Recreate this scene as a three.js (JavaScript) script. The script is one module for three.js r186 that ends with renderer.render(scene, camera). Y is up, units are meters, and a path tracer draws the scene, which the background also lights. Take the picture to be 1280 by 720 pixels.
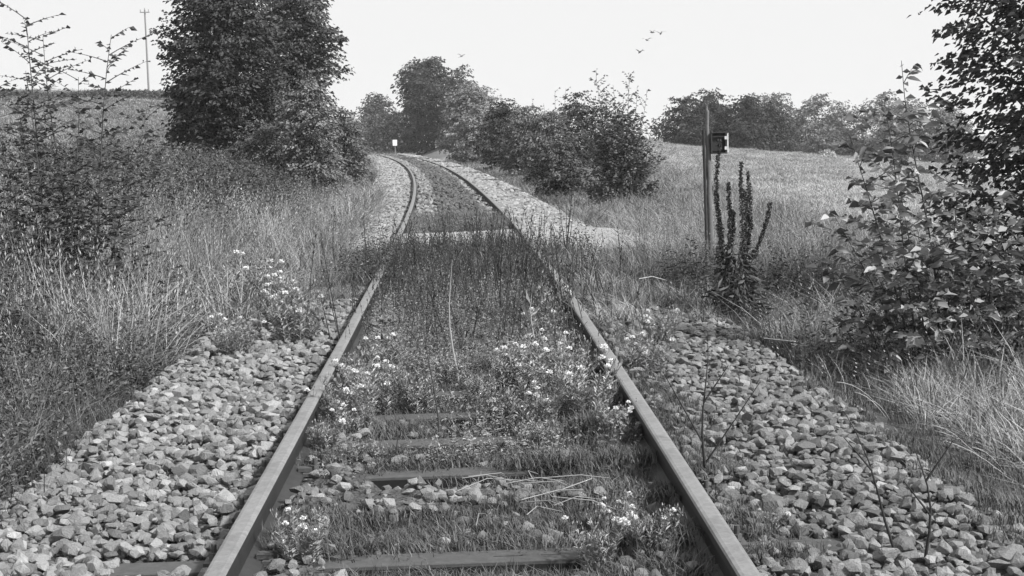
import * as THREE from 'three';
import { mergeGeometries } from 'three/addons/utils/BufferGeometryUtils.js';
import { ConvexGeometry } from 'three/addons/geometries/ConvexGeometry.js';

// ---------------------------------------------------------------- camera, sky, sun, exposure
const scene = new THREE.Scene();
const camera = new THREE.PerspectiveCamera(22.02, 16 / 9, 0.1, 4000);
camera.rotation.order = 'YXZ';
camera.position.set(0.005, 1.249, 0);
camera.rotation.set(-0.09536, -0.02798, -0.02793);
scene.add(camera);

const SUN = new THREE.Vector3(Math.cos(0.80) * Math.sin(1.84), Math.sin(0.80), -Math.cos(0.80) * Math.cos(1.84));   // high on the right
{
  const W = 256, H = 128, d = new Float32Array(W * H * 4);
  for (let j = 0; j < H; j++) for (let i = 0; i < W; i++) {
    const up = ((j + 0.5) / H - 0.5) * Math.PI, ro = ((i + 0.5) / W - 0.5) * 2 * Math.PI;
    const x = Math.cos(ro) * Math.cos(up), y = Math.sin(up), z = Math.sin(ro) * Math.cos(up);
    const c = Math.max(0, x * SUN.x + y * SUN.y + z * SUN.z);
    const v = 0.54 + 0.9 * Math.pow(c, 14) - 0.04 * Math.max(0, y);
    d.set([v, v, v, 1], (j * W + i) * 4);
  }
  const t = new THREE.DataTexture(d, W, H, THREE.RGBAFormat, THREE.FloatType);
  t.mapping = THREE.EquirectangularReflectionMapping; t.magFilter = THREE.LinearFilter; t.needsUpdate = true;
  scene.background = t; scene.environment = t;
}
const sun = new THREE.DirectionalLight(0xffffff, 3.9);
sun.position.copy(SUN).multiplyScalar(60); sun.castShadow = true; sun.shadow.radius = 8; sun.shadow.mapSize.set(4096, 4096);
Object.assign(sun.shadow.camera, { left: -40, right: 40, top: 40, bottom: -40, near: 1, far: 160 });
sun.target.position.set(0, 0, -15); scene.add(sun, sun.target);
scene.fog = new THREE.FogExp2(new THREE.Color(0.95, 0.95, 0.95), 0.0005);

const renderer = new THREE.WebGLRenderer({ antialias: true });
renderer.setSize(1024, 576); renderer.shadowMap.enabled = true;
renderer.toneMapping = THREE.LinearToneMapping; renderer.toneMappingExposure = 1.68;

// ---------------------------------------------------------------- helpers
function RNG(seed) { let a = seed >>> 0; return () => { a = (a + 0x6d2b79f5) | 0; let t = Math.imul(a ^ (a >>> 15), 1 | a); t = (t + Math.imul(t ^ (t >>> 7), 61 | t)) ^ t; return ((t ^ (t >>> 14)) >>> 0) / 4294967296; }; }
const sp = (r) => r() * 2 - 1, clamp = (v, a, b) => Math.min(b, Math.max(a, v)), lerp = (a, b, t) => a + (b - a) * t;
const smooth = (e0, e1, x) => { const t = clamp((x - e0) / (e1 - e0), 0, 1); return t * t * (3 - 2 * t); };
const gauss = (r) => (r() + r() + r() + r() - 2) * 0.866;
function hash(x, y, z) { let h = Math.imul(x, 374761393) ^ Math.imul(y, 668265263) ^ Math.imul(z, 1274126177); h = Math.imul(h ^ (h >>> 13), 1274126177); return ((h ^ (h >>> 16)) >>> 0) / 4294967296; }
function noise(x, y, z = 0) {
  const ix = Math.floor(x), iy = Math.floor(y), iz = Math.floor(z), f = (t) => t * t * (3 - 2 * t), u = f(x - ix), v = f(y - iy), w = f(z - iz);
  const e = (k) => lerp(lerp(hash(ix, iy, iz + k), hash(ix + 1, iy, iz + k), u), lerp(hash(ix, iy + 1, iz + k), hash(ix + 1, iy + 1, iz + k), u), v);
  return lerp(e(0), e(1), w);
}
const fbm = (x, y, o = 4) => { let s = 0, a = 0.5, t = 0; for (let i = 0; i < o; i++) { s += a * noise(x, y, i * 7); t += a; a *= 0.5; x *= 2.03; y *= 2.03; } return s / t; };

const taken = new Map();
function numbered(n) { const k = taken.get(n) ?? 0; taken.set(n, k + 1); return k ? n + '_' + String(k).padStart(3, '0') : n; }
const shad = (m) => { m.castShadow = m.receiveShadow = true; return m; };
function tag(o, label, category, group, kind) { if (label) o.userData.label = label; if (category) o.userData.category = category; if (group) o.userData.group = group; if (kind) o.userData.kind = kind; return o; }
function thing(name, label, category, x = 0, y = 0, z = 0, group) { const o = new THREE.Group(); o.name = numbered(name); o.position.set(x, y, z); scene.add(o); return tag(o, label, category, group); }
function part(name, geo, mat, parent) {
  const m = shad(new THREE.Mesh(geo, mat));
  if (parent) { parent.userData.__n ??= {}; const k = parent.userData.__n[name] ?? 0; parent.userData.__n[name] = k + 1; m.name = k ? name + '_' + String(k).padStart(3, '0') : name; parent.add(m); } else { m.name = numbered(name); scene.add(m); }
  return m;
}
const kindOf = (o, k) => { o.userData.kind = k; return o; };
function copyOf(src, label) { const c = src.clone(); c.name = numbered(src.name.replace(/_\d{3}$/, '')); c.userData = { ...src.userData, label }; scene.add(c); return c; }

class GB {                                   // gathers triangles with a grey per vertex
  constructor() { this.p = []; this.c = []; this.uv = []; this.i = []; }
  get n() { return this.p.length / 3; }
  v(x, y, z, c = 1, u = 0, w = 0) { this.p.push(x, y, z); this.c.push(c, c, c); this.uv.push(u, w); return this.p.length / 3 - 1; }
  t(a, b, c) { this.i.push(a, b, c); }
  q(a, b, c, d) { this.i.push(a, b, c, a, c, d); }
  build() {
    const g = new THREE.BufferGeometry();
    g.setAttribute('position', new THREE.BufferAttribute(new Float32Array(this.p), 3)); g.setAttribute('color', new THREE.BufferAttribute(new Float32Array(this.c), 3)); g.setAttribute('uv', new THREE.BufferAttribute(new Float32Array(this.uv), 2));
    g.setIndex(this.i); g.computeVertexNormals(); return g;
  }
  // tapered tube through points [[x,y,z,r],...]
  tube(pts, c, sides = 5) {
    const up = new THREE.Vector3(0, 1, 0), rows = [];
    for (let k = 0; k < pts.length; k++) {
      const a = pts[Math.max(0, k - 1)], b = pts[Math.min(pts.length - 1, k + 1)];
      const d = new THREE.Vector3(b[0] - a[0], b[1] - a[1], b[2] - a[2]).normalize();
      const e1 = new THREE.Vector3().crossVectors(d, Math.abs(d.y) > 0.95 ? new THREE.Vector3(1, 0, 0) : up).normalize(), e2 = new THREE.Vector3().crossVectors(d, e1), row = [];
      for (let s = 0; s <= sides; s++) { const t = s / sides * 2 * Math.PI, cx = Math.cos(t) * pts[k][3], sy = Math.sin(t) * pts[k][3]; row.push(this.v(pts[k][0] + e1.x * cx + e2.x * sy, pts[k][1] + e1.y * cx + e2.y * sy, pts[k][2] + e1.z * cx + e2.z * sy, c, s / sides, k)); }
      rows.push(row);
    }
    for (let k = 0; k + 1 < rows.length; k++) for (let s = 0; s < sides; s++) this.q(rows[k][s], rows[k + 1][s], rows[k + 1][s + 1], rows[k][s + 1]);
    const l = rows.at(-1), e = pts.at(-1), t = this.v(e[0], e[1], e[2], c); for (let s = 0; s < sides; s++) this.t(l[s], t, l[s + 1]);
  }
  // one folded leaf: base point, direction, surface normal
  leaf(b, d, n, len, wid, c, fold = 0.25) {
    const s = new THREE.Vector3().crossVectors(d, n).normalize(), m = 0.45, f = wid * fold;
    const bx = b.x + d.x * len * m, by = b.y + d.y * len * m, bz = b.z + d.z * len * m;
    const a0 = this.v(b.x, b.y, b.z, c), l = this.v(bx + s.x * wid / 2 + n.x * f, by + s.y * wid / 2 + n.y * f, bz + s.z * wid / 2 + n.z * f, c), r = this.v(bx - s.x * wid / 2 + n.x * f, by - s.y * wid / 2 + n.y * f, bz - s.z * wid / 2 + n.z * f, c);
    const t = this.v(b.x + d.x * len - n.x * f, b.y + d.y * len - n.y * f, b.z + d.z * len - n.z * f, c), a1 = this.v(b.x, b.y, b.z, c), t1 = this.v(b.x + d.x * len - n.x * f, b.y + d.y * len - n.y * f, b.z + d.z * len - n.z * f, c);
    this.t(a0, l, t); this.t(a1, t1, r);
  }
  // grass blade: a bent ribbon
  blade(x, y, z, az, h, w, bend, c, seg = 3) {
    const ca = Math.cos(az), sa = Math.sin(az); let prev = null;
    for (let k = 0; k <= seg; k++) {
      const t = k / seg, o = bend * h * t * t, yy = y + h * t * (1 - 0.35 * bend * t), ww = w * (1 - t * t) / 2;
      const cx = x + ca * o, cz = z + sa * o;
      if (k === seg) { const a = this.v(cx, yy, cz, c); this.t(prev[0], prev[1], a); }
      else { const a = this.v(cx - sa * ww, yy, cz + ca * ww, c), b = this.v(cx + sa * ww, yy, cz - ca * ww, c); if (prev) this.q(prev[0], prev[1], b, a); prev = [a, b]; }
    }
  }
}
const V = (x, y, z) => new THREE.Vector3(x, y, z);
const randDir = (r) => { const v = V(gauss(r), gauss(r), gauss(r)); return v.lengthSq() < 1e-6 ? V(0, 1, 0) : v.normalize(); };

function noiseTex(size, f) {
  const d = new Uint8Array(size * size * 4);
  for (let j = 0; j < size; j++) for (let i = 0; i < size; i++) { const v = clamp(Math.round(f(i / size, j / size) * 255), 0, 255); d.set([v, v, v, 255], (j * size + i) * 4); }
  const t = new THREE.DataTexture(d, size, size); t.wrapS = t.wrapT = THREE.RepeatWrapping; t.magFilter = THREE.LinearFilter; t.minFilter = THREE.LinearMipmapLinearFilter; t.generateMipmaps = true; t.needsUpdate = true; return t;
}
const pn = (u, v, f) => { const h = (i, j, k) => hash(((i % f) + f) % f, ((j % f) + f) % f, k); const x = u * f, y = v * f, ix = Math.floor(x), iy = Math.floor(y), s = (t) => t * t * (3 - 2 * t), a = s(x - ix), b = s(y - iy); return lerp(lerp(h(ix, iy, f), h(ix + 1, iy, f), a), lerp(h(ix, iy + 1, f), h(ix + 1, iy + 1, f), a), b); };
const texSoil = noiseTex(512, (u, v) => 0.35 + 0.65 * (0.3 * pn(u, v, 8) + 0.25 * pn(u, v, 24) + 0.25 * pn(u, v, 80) + 0.2 * pn(u, v, 240)));
const texGrit = noiseTex(512, (u, v) => { const a = pn(u, v, 60), b = pn(u, v, 130), c = pn(u, v, 12); return 0.25 + 0.75 * clamp(0.55 * a + 0.45 * b + 0.2 * (c - 0.5) + (b > 0.7 ? 0.12 : 0), 0, 1); });
const texRust = noiseTex(512, (u, v) => 0.45 + 0.55 * (0.35 * pn(u, v, 6) + 0.35 * pn(u, v, 40) + 0.3 * pn(u, v, 160)));
const texStone = noiseTex(256, (u, v) => 0.45 + 0.55 * (0.35 * pn(u, v, 4) + 0.35 * pn(u, v, 16) + 0.3 * pn(u, v, 60)));
const rep = (t, k) => { const c = t.clone(); c.repeat.set(k, k); c.needsUpdate = true; return c; };
const G = (v) => new THREE.Color().setRGB(v, v, v);
const std = (v, o = {}) => new THREE.MeshStandardMaterial({ color: G(v), roughness: 0.9, metalness: 0, vertexColors: true, side: THREE.DoubleSide, ...o });

const M = {
  ground: std(1, { map: texSoil, roughness: 1,  bumpMap: texSoil, bumpScale: 0.05 }),
  ballast: std(1, { map: texGrit, roughness: 0.95, bumpMap: texGrit, bumpScale: 0.03 }),
  stone: std(1, { map: texStone, roughness: 0.85, flatShading: true, bumpMap: texStone, bumpScale: 0.012 }),
  rail: new THREE.MeshPhysicalMaterial({ color: G(1), vertexColors: true, side: THREE.DoubleSide, map: texRust, roughness: 0.62, specularIntensity: 0.5, bumpMap: texRust, bumpScale: 0.0008 }),
  steel: new THREE.MeshPhysicalMaterial({ color: G(1), vertexColors: true, side: THREE.DoubleSide, map: texRust, roughness: 0.7, specularIntensity: 0.3, flatShading: true }),
  path: std(1, { map: texSoil, roughness: 1, bumpMap: texGrit, bumpScale: 0.02 }),
  bark: std(1, { roughness: 1 }),
  leaf: new THREE.MeshPhysicalMaterial({ color: G(1), vertexColors: true, side: THREE.DoubleSide, roughness: 0.72, transmission: 0.25, thickness: 0, specularIntensity: 0.5 }),
  farleaf: new THREE.MeshPhysicalMaterial({ color: G(1), vertexColors: true, side: THREE.DoubleSide, roughness: 0.85, specularIntensity: 0.3 }),
  grass: new THREE.MeshPhysicalMaterial({ color: G(1), vertexColors: true, side: THREE.DoubleSide, roughness: 0.8, specularIntensity: 0.35 }),
  wood: std(1, { roughness: 1, map: texRust }),
  petal: std(1, { roughness: 1 }),
  paint: std(1, { roughness: 0.5 }),
};

// ---------------------------------------------------------------- the line of the track and the lie of the land
const TS = [], TX = [], TY = [], TH = [];
{ let th = 0, x = 0, y = 0.0140262 * 3; const ds = 0.25;
  for (let s = 3; s <= 420; s += ds) { TS.push(s); TX.push(x); TY.push(y); TH.push(th);
    th += ds * 0.00104296 * clamp((s + 5.5) / 15, 0, 1) * (s > 160 ? 0 : 1); x -= Math.sin(th) * ds;
    y += ds * (0.0140262 - 0.0119696 * clamp((s - 9.21) / 12, 0, 1) + 0.0063619 * clamp((s - 23.2) / 15, 0, 1) * (1 - smooth(120, 200, s))); } }
const tr = (A, s) => { if (s <= 3) return A === TY ? 0.0140262 * s : 0; const f = Math.min((s - 3) / 0.25, A.length - 2), i = Math.floor(f); return lerp(A[i], A[i + 1], f - i); };
const tx = (s) => tr(TX, s), ty = (s) => tr(TY, s), thd = (s) => tr(TH, s);
const LEV = [[-7, 0.34], [-5, 0.2], [-3.6, -0.05], [-2.7, -0.3], [-2.15, -0.36], [-1.8, -0.22], [-0.9, -0.175], [-0.66, -0.2], [0.66, -0.2], [0.9, -0.175], [1.75, -0.2], [2.2, -0.38], [2.8, -0.4], [4.5, -0.36]];
function level(l) { if (l <= LEV[0][0]) return LEV[0][1]; for (let k = 1; k < LEV.length; k++) if (l <= LEV[k][0]) return lerp(LEV[k - 1][1], LEV[k][1], (l - LEV[k - 1][0]) / (LEV[k][0] - LEV[k - 1][0])); return LEV.at(-1)[1]; }
function ground(x, z) {
  const s = Math.max(3, -z), B = ty(Math.min(s, 400)), l = x - tx(Math.min(s, 400));
  let h = B + level(l) + 0.05 * (fbm(x * 0.9, z * 0.9, 3) - 0.5) * smooth(1.6, 3, Math.abs(l));
  if (l < -5) {
    const zz = -z, up = 5.55 + 0.178 * (-30 - Math.max(x, -29)) + 0.05 * Math.max(0, -29 - x) + 0.045 * (Math.min(zz, 168) - 130) - 0.02 * Math.max(0, zz - 168) + 1.2 * smooth(120, 155, zz) + 0.5 * (fbm(x * 0.03, z * 0.03) - 0.5);
    const cap = 9.3 + 0.8 * fbm(x * 0.012, z * 0.01), u2 = up > cap + 20 ? cap : up - Math.log(1 + Math.exp((up - cap) * 1.0)) / 1.0;
    const k = 1.2, d = u2 - h; h = lerp(h, h + Math.log(1 + Math.exp(d * k)) / k, smooth(-5, -9, l));
  }
  if (l > 2.6) {
    const zz = -z; let f = -0.29 - 0.1 * (Math.min(x, 40) - 3) - 0.02 * Math.max(0, Math.min(x, 300) - 40) + 0.0274 * (Math.min(zz, 96) - 10) - 0.012 * clamp(zz - 96, 0, 500) + 0.1 * (fbm(x * 0.25, z * 0.25, 3) - 0.5);
    f = Math.min(f, B + 0.35); h = lerp(h, f, smooth(2.6, 6, l));
  }
  return h;
}
const inFrame = (() => { camera.updateMatrixWorld(true); const iv = camera.matrixWorld.clone().invert(), t = Math.tan(22.02 * Math.PI / 360), v = V(0, 0, 0); return (x, y, z, m = 1.06) => { v.set(x, y, z).applyMatrix4(iv); return v.z < -0.2 && Math.abs(v.y) < -v.z * t * m && Math.abs(v.x) < -v.z * t * m * 16 / 9 ? -v.z : 0; }; })();

// ground sheet, its columns running along the track so that the ditch and shoulders are clean
{
  const g = new GB(), zs = [], ls = [];
  for (let z = -2; z < 24; z += 0.4) zs.push(z); for (let z = 24, d = 0.5; z < 1500; z += d, d *= 1.035) zs.push(z);
  for (let l = -7; l <= 7; l += 0.22) ls.push(l);
  for (let l = 7.3, d = 0.5; l < 900; l += d, d *= 1.09) { ls.push(l); ls.unshift(-l); }
  const nz = zs.length, nl = ls.length;
  for (const zz of zs) for (const l of ls) {
    const x = l + tx(Math.min(zz, 400)), z = -zz, n = fbm(x * 0.35, z * 0.35, 4), n2 = fbm(x * 0.05 + 40, z * 0.05, 3);
    let c = 0.07 + 0.05 * n;                                            // dark soil under the weeds
    if (l > 2.6) c = lerp(c, 0.27 + 0.14 * n + 0.08 * (n2 - 0.5), smooth(2.6, 7, l) * smooth(8, 16, zz));
    if (l < -6) { const h = ground(x, z) - 0; c = lerp(c, 0.1 + 0.16 * n, smooth(6, 12, -l) * smooth(20, 40, zz));
      const band = smooth(134, 137, zz + 6 * n2) * (1 - smooth(146, 150, zz + 6 * n2)); c = lerp(c, 0.075 + 0.05 * n, band); c = lerp(c, 0.15 + 0.07 * n, smooth(148, 152, zz + 6 * n2)); }
    g.v(x, ground(x, z), z, c * 1.25, x / 2.5, z / 2.5);
  }
  for (let j = 0; j + 1 < nz; j++) for (let i = 0; i + 1 < nl; i++) { const a = j * nl + i; g.q(a, a + 1, a + nl + 1, a + nl); }
  tag(part('ground', g.build(), M.ground), 'earth bank, ditch and fields on both sides of the railway line', 'ground', null, 'structure');
}

// ---------------------------------------------------------------- ballast beds
const bedTop = (l, s) => ty(s) + level(l) - 0.05 * smooth(1.25, 1.1, Math.abs(l)) * smooth(0.78, 0.85, Math.abs(l)) * smooth(0.16, 0.09, Math.abs(s - 4.74)) + 0.028 + 0.05 * (fbm(l * 3 + 9, s * 3, 3) - 0.5) + (Math.abs(l) < 0.75 ? 0.055 * smooth(19, 20, s) + 0.05 * smooth(0.16, 0.04, Math.abs(s - 5.36)) + (s > 4.2 && s < 19 ? 0.04 * (smooth(0.4, 0.52, Math.abs(l)) * smooth(0.4, 0.6, fbm(l * 3, s * 3 + 50)) + 0.5 * smooth(8.4, 9.4, s)) - (s < 8.3 && Math.abs(s - 5.2) > 0.3 ? 0.055 * smooth(0.5, 0.36, Math.abs(l)) * smooth(0.2, 0.02, Math.abs(((s - 4.73) / 0.61 + 100) % 1 - 0.84)) : 0) : 0) : 0);
function bed(l0, l1, label, s1) {
  const g = new GB(), ss = []; for (let s = 3.2; s < 20; s += 0.12) ss.push(s); for (let s = 20; s < s1; s += 0.4) ss.push(s);
  const nl = 16;
  for (const s of ss) for (let k = 0; k <= nl; k++) {
    const l = lerp(l0, l1, k / nl), th = thd(s), edge = Math.abs(l) > 1.95 || (Math.abs(l) > 1.7 && k % nl === 0), x = tx(s) + l * Math.cos(th), z = -s + l * Math.sin(th) * 0;
    const n = fbm(l * 2 + 5, s * 1.5, 4); let c = s > 14 ? 0.2 + 0.14 * n : 0.07 + 0.06 * n;  // near bed darkened so the gaps between stones read as deep shade
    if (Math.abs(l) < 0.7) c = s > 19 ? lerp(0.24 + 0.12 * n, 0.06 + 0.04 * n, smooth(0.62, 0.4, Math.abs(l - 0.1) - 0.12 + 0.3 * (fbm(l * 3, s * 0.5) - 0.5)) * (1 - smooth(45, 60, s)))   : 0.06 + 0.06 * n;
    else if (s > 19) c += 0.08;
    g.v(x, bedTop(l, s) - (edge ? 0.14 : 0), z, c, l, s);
  }
  for (let j = 0; j + 1 < ss.length; j++) for (let i = 0; i < nl; i++) { const a = j * (nl + 1) + i; g.q(a, a + 1, a + nl + 2, a + nl + 1); }
  return tag(part('ballast', g.build(), M.ballast), label, 'ballast', null, 'structure');
}
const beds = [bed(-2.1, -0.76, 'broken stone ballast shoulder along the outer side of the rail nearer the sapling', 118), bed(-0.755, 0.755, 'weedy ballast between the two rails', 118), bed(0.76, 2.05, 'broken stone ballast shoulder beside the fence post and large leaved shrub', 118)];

function stoneGeo(r) {
  const pts = [], fx = 0.75 + 0.5 * r(), fy = 0.55 + 0.35 * r(), fz = 0.75 + 0.4 * r();
  for (let k = 0; k < 23; k++) { const d = randDir(r).multiplyScalar(0.36 + 0.22 * r()); pts.push(V(d.x * fx, d.y * fy, d.z * fz)); }
  const g = new ConvexGeometry(pts), p = g.attributes.position, uv = new Float32Array(p.count * 2);
  for (let k = 0; k < p.count; k++) { uv[2 * k] = p.getX(k) * 0.9 + p.getY(k) * 0.4; uv[2 * k + 1] = p.getZ(k) * 0.9 + p.getY(k) * 0.5; }
  g.setAttribute('uv', new THREE.BufferAttribute(uv, 2)); return g;
}
const sr = RNG(77), stoneGeos = Array.from({ length: 14 }, () => stoneGeo(sr));
const stoneMats = Array.from({ length: 8 }, (_, k) => { const m = M.stone.clone(); m.vertexColors = false; m.color = G([0.09, 0.14, 0.19, 0.25, 0.31, 0.38, 0.47, 0.62][k]); return m; });
function layStones(bedMesh, l0, l1, s0, s1, seed, opt) {
  const r = RNG(seed), all = [];
  for (let layer = 0; layer < opt.layers; layer++) for (let s = s0; s < s1; s += opt.step) for (let l = l0; l < l1; l += opt.step) {
    const ll = l + sp(r) * opt.step * 0.6, s2 = s + sp(r) * opt.step * 0.6; if (!opt.keep(ll, s2, r)) continue;
    const x = tx(s2) + ll, z = -s2, size = opt.size * Math.min(2.3, Math.exp(gauss(r) * 0.52)) * (layer ? 1.05 : 0.9), y = bedTop(ll, s2) + size * 0.12 + layer * opt.size * 0.36 + 0.02 * sp(r) - (Math.abs(ll) > 1.85 ? 0.06 : 0);
    if (layer && r() < 0.25) continue; const tone = clamp(Math.round((l0 < -1 ? 3.1 : 2.2) + gauss(r) * 2.4), 0, 7);  // darker mean off the left shoulder: shade on the right put into stone colour
    all.push({ x, y, z, size, tone, q: new THREE.Quaternion().setFromEuler(new THREE.Euler(gauss(r) * 0.5, r() * 6.28, gauss(r) * 0.5)), k: Math.floor(r() * 14), top: layer === opt.layers - 1 });
  }
  for (const a of all) { const d = inFrame(a.x, a.y, a.z, 0.99); a.big = d && a.top ? a.size / d : 0; }
  all.sort((a, b) => b.big - a.big);
  for (const a of all.slice(0, 300)) { const m = part('stone', stoneGeos[a.k], stoneMats[a.tone], bedMesh); m.position.set(a.x, a.y, a.z); m.quaternion.copy(a.q); m.scale.setScalar(a.size); }
  const rest = all.slice(300).filter((a) => inFrame(a.x, a.y, a.z, 1.35));
  const lists = rest.map((a) => { const g = stoneGeos[a.k].clone().applyMatrix4(new THREE.Matrix4().compose(V(a.x, a.y, a.z), a.q, V(a.size, a.size, a.size))), c = stoneMats[a.tone].color.r, n = g.attributes.position.count; g.setAttribute('color', new THREE.BufferAttribute(new Float32Array(n * 3).fill(c), 3)); return g; });
  kindOf(part('small_stones', mergeGeometries(lists), M.stone, bedMesh), 'stuff');
}
layStones(beds[0], -2.1, -0.87, 4.0, 13, 11, { layers: 2, step: 0.041, size: 0.046, keep: (l, s) => !(l > -1.16 && Math.abs(s - 4.74) < 0.085) });
layStones(beds[2], 0.87, 2.1, 4.0, 12, 12, { layers: 2, step: 0.042, size: 0.045, keep: () => true });
layStones(beds[1], -0.66, 0.66, 4.0, 15, 13, { layers: 1, step: 0.05, size: 0.05, keep: (l, s, r) => { const f = ((s - 4.73) / 0.61 + 100) % 1; return fbm(l * 2.2, s * 1.6) > 0.4 && ((f > 0.2 && f < 0.86) || Math.abs(s - 5.36) < 0.16 || Math.abs(l) > 0.46) && r() < 0.8; } });
for (const [b, l0, l1, dens] of [[0, -2.0, -0.87, 1], [2, 0.87, 1.95, 1], [1, -0.66, 0.66, 0.36]]) {          // beyond the crossing
  const r = RNG(31 + b), n = Math.round(11000 * dens);
  const im = shad(new THREE.InstancedMesh(stoneGeos[b], stoneMats[4], n)); const q = new THREE.Quaternion(), m4 = new THREE.Matrix4();
  for (let k = 0; k < n; k++) { const s = 19.8 + 95 * Math.pow(r(), 2.1), l = lerp(l0, l1, r()), size = (0.062 + 0.0011 * s) * (0.7 + 0.7 * r()); q.setFromEuler(new THREE.Euler(gauss(r), r() * 6, gauss(r))); m4.compose(V(tx(s) + l, bedTop(l, s) + size * 0.15, -s), q, V(size, size, size)); im.setMatrixAt(k, m4); im.setColorAt(k, G(clamp(1 + gauss(r) * 0.45, 0.4, 1.9) * (b === 1 ? (Math.abs(l - 0.1) < 0.42 ? 0.32 : 0.75) : 0.95))); }
  im.name = 'far_stones'; kindOf(im, 'stuff'); beds[b].add(im);
}

// ---------------------------------------------------------------- the railway track
const track = thing('railway_track', 'rusty single railway track on steel sleepers curving away between the bushes', 'railway track');
function railGeo(off) {
  const h = [[0, 0], [0.018, 0], [0.028, -0.003], [0.033, -0.009], [0.0335, -0.032], [0.027, -0.041], [0.009, -0.051], [0.0075, -0.078], [0.010, -0.118], [0.0625, -0.137], [0.0625, -0.149]];
  const prof = [...h.slice().reverse().map(([a, b]) => [-a, b]), ...h.slice(1)], ss = [], g = new GB();
  for (let s = 3; s < 24; s += 0.5) ss.push(s); for (let s = 24; s <= 135; s += 1) ss.push(s);
  let per = 0;
  for (let k = 0; k + 1 < prof.length; k++) {
    const [a, b] = [prof[k], prof[k + 1]], top = Math.min(a[1], b[1]) > -0.0095, foot = Math.max(a[1], b[1]) < -0.116, len = Math.hypot(a[0] - b[0], a[1] - b[1]), rows = [];
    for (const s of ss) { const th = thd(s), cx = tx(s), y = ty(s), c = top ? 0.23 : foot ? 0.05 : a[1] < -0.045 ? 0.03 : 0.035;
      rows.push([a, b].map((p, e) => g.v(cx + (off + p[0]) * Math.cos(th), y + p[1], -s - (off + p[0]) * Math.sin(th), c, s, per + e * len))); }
    for (let j = 0; j + 1 < rows.length; j++) g.q(rows[j][0], rows[j + 1][0], rows[j + 1][1], rows[j][1]);
    per += len;
  }
  return g.build();
}
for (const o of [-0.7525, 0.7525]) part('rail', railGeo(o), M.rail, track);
const topPlate = (() => {
  const s = new THREE.Shape(); s.moveTo(-1.22, -0.066); s.lineTo(1.22, -0.066); s.lineTo(1.22, 0.066); s.lineTo(-1.22, 0.066);
  for (const [x, w] of [[0.1, 0.05], [0.24, 0.035]]) { const p = new THREE.Path(); p.moveTo(x - w, -0.012); p.lineTo(x - w, 0.012); p.lineTo(x + w, 0.012); p.lineTo(x + w, -0.012); s.holes.push(p); }
  const g = new THREE.ExtrudeGeometry(s, { depth: 0.01, bevelEnabled: true, bevelSize: 0.003, bevelThickness: 0.003, bevelSegments: 1 }).toNonIndexed(); g.rotateX(-Math.PI / 2); g.translate(0, -0.013, 0);
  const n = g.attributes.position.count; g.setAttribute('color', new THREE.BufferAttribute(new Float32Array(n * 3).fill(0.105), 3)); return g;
})();
const troughSide = (() => {
  const g = new GB(), c = 0.016, P = [[-0.067, -0.008], [-0.088, -0.115], [-0.08, -0.115], [-0.06, -0.014]];  // flanks near black: shade below the top plate put into the colour
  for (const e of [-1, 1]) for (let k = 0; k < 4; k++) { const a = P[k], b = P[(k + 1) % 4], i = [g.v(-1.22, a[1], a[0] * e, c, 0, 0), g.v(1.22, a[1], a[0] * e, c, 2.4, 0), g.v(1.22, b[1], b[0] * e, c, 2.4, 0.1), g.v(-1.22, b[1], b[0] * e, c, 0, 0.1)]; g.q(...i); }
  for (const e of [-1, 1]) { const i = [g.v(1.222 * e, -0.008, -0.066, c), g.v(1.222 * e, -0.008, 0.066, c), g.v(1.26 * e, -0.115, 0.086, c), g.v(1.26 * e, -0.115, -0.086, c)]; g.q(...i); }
  return g.build().toNonIndexed();
})();
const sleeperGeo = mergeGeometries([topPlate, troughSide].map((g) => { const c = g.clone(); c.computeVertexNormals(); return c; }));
const col = (g, v) => { const h = g.index ? g.toNonIndexed() : g.clone(); h.setAttribute('color', new THREE.BufferAttribute(new Float32Array(h.attributes.position.count * 3).fill(v), 3)); return h; };
const clipGeo = mergeGeometries([col(new THREE.BoxGeometry(0.075, 0.014, 0.09).translate(0, 0.009, 0), 0.12), col(new THREE.BoxGeometry(0.055, 0.016, 0.05).translate(-0.03, 0.026, 0), 0.11)]);
const boltGeo = mergeGeometries([col(new THREE.CylinderGeometry(0.018, 0.018, 0.022, 6).translate(0.008, 0.03, 0), 0.13), col(new THREE.CylinderGeometry(0.009, 0.009, 0.05, 8).translate(0.008, 0.045, 0), 0.1)]);
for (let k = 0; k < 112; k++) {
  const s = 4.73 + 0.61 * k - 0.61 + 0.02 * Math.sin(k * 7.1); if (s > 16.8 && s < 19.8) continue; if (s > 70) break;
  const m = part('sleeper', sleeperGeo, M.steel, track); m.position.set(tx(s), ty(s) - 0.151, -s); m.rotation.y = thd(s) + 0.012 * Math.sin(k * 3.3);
  if (s < 9) for (const o of [-0.7525, 0.7525]) for (const e of [-1, 1]) { const c = part('rail_clip', clipGeo, M.steel, m); c.position.set(o + e * 0.095, 0.004, 0); if (e < 0) c.rotation.y = Math.PI; const b = part('bolt', boltGeo, M.steel, m); b.position.copy(c.position); b.rotation.y = c.rotation.y; }
}

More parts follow.
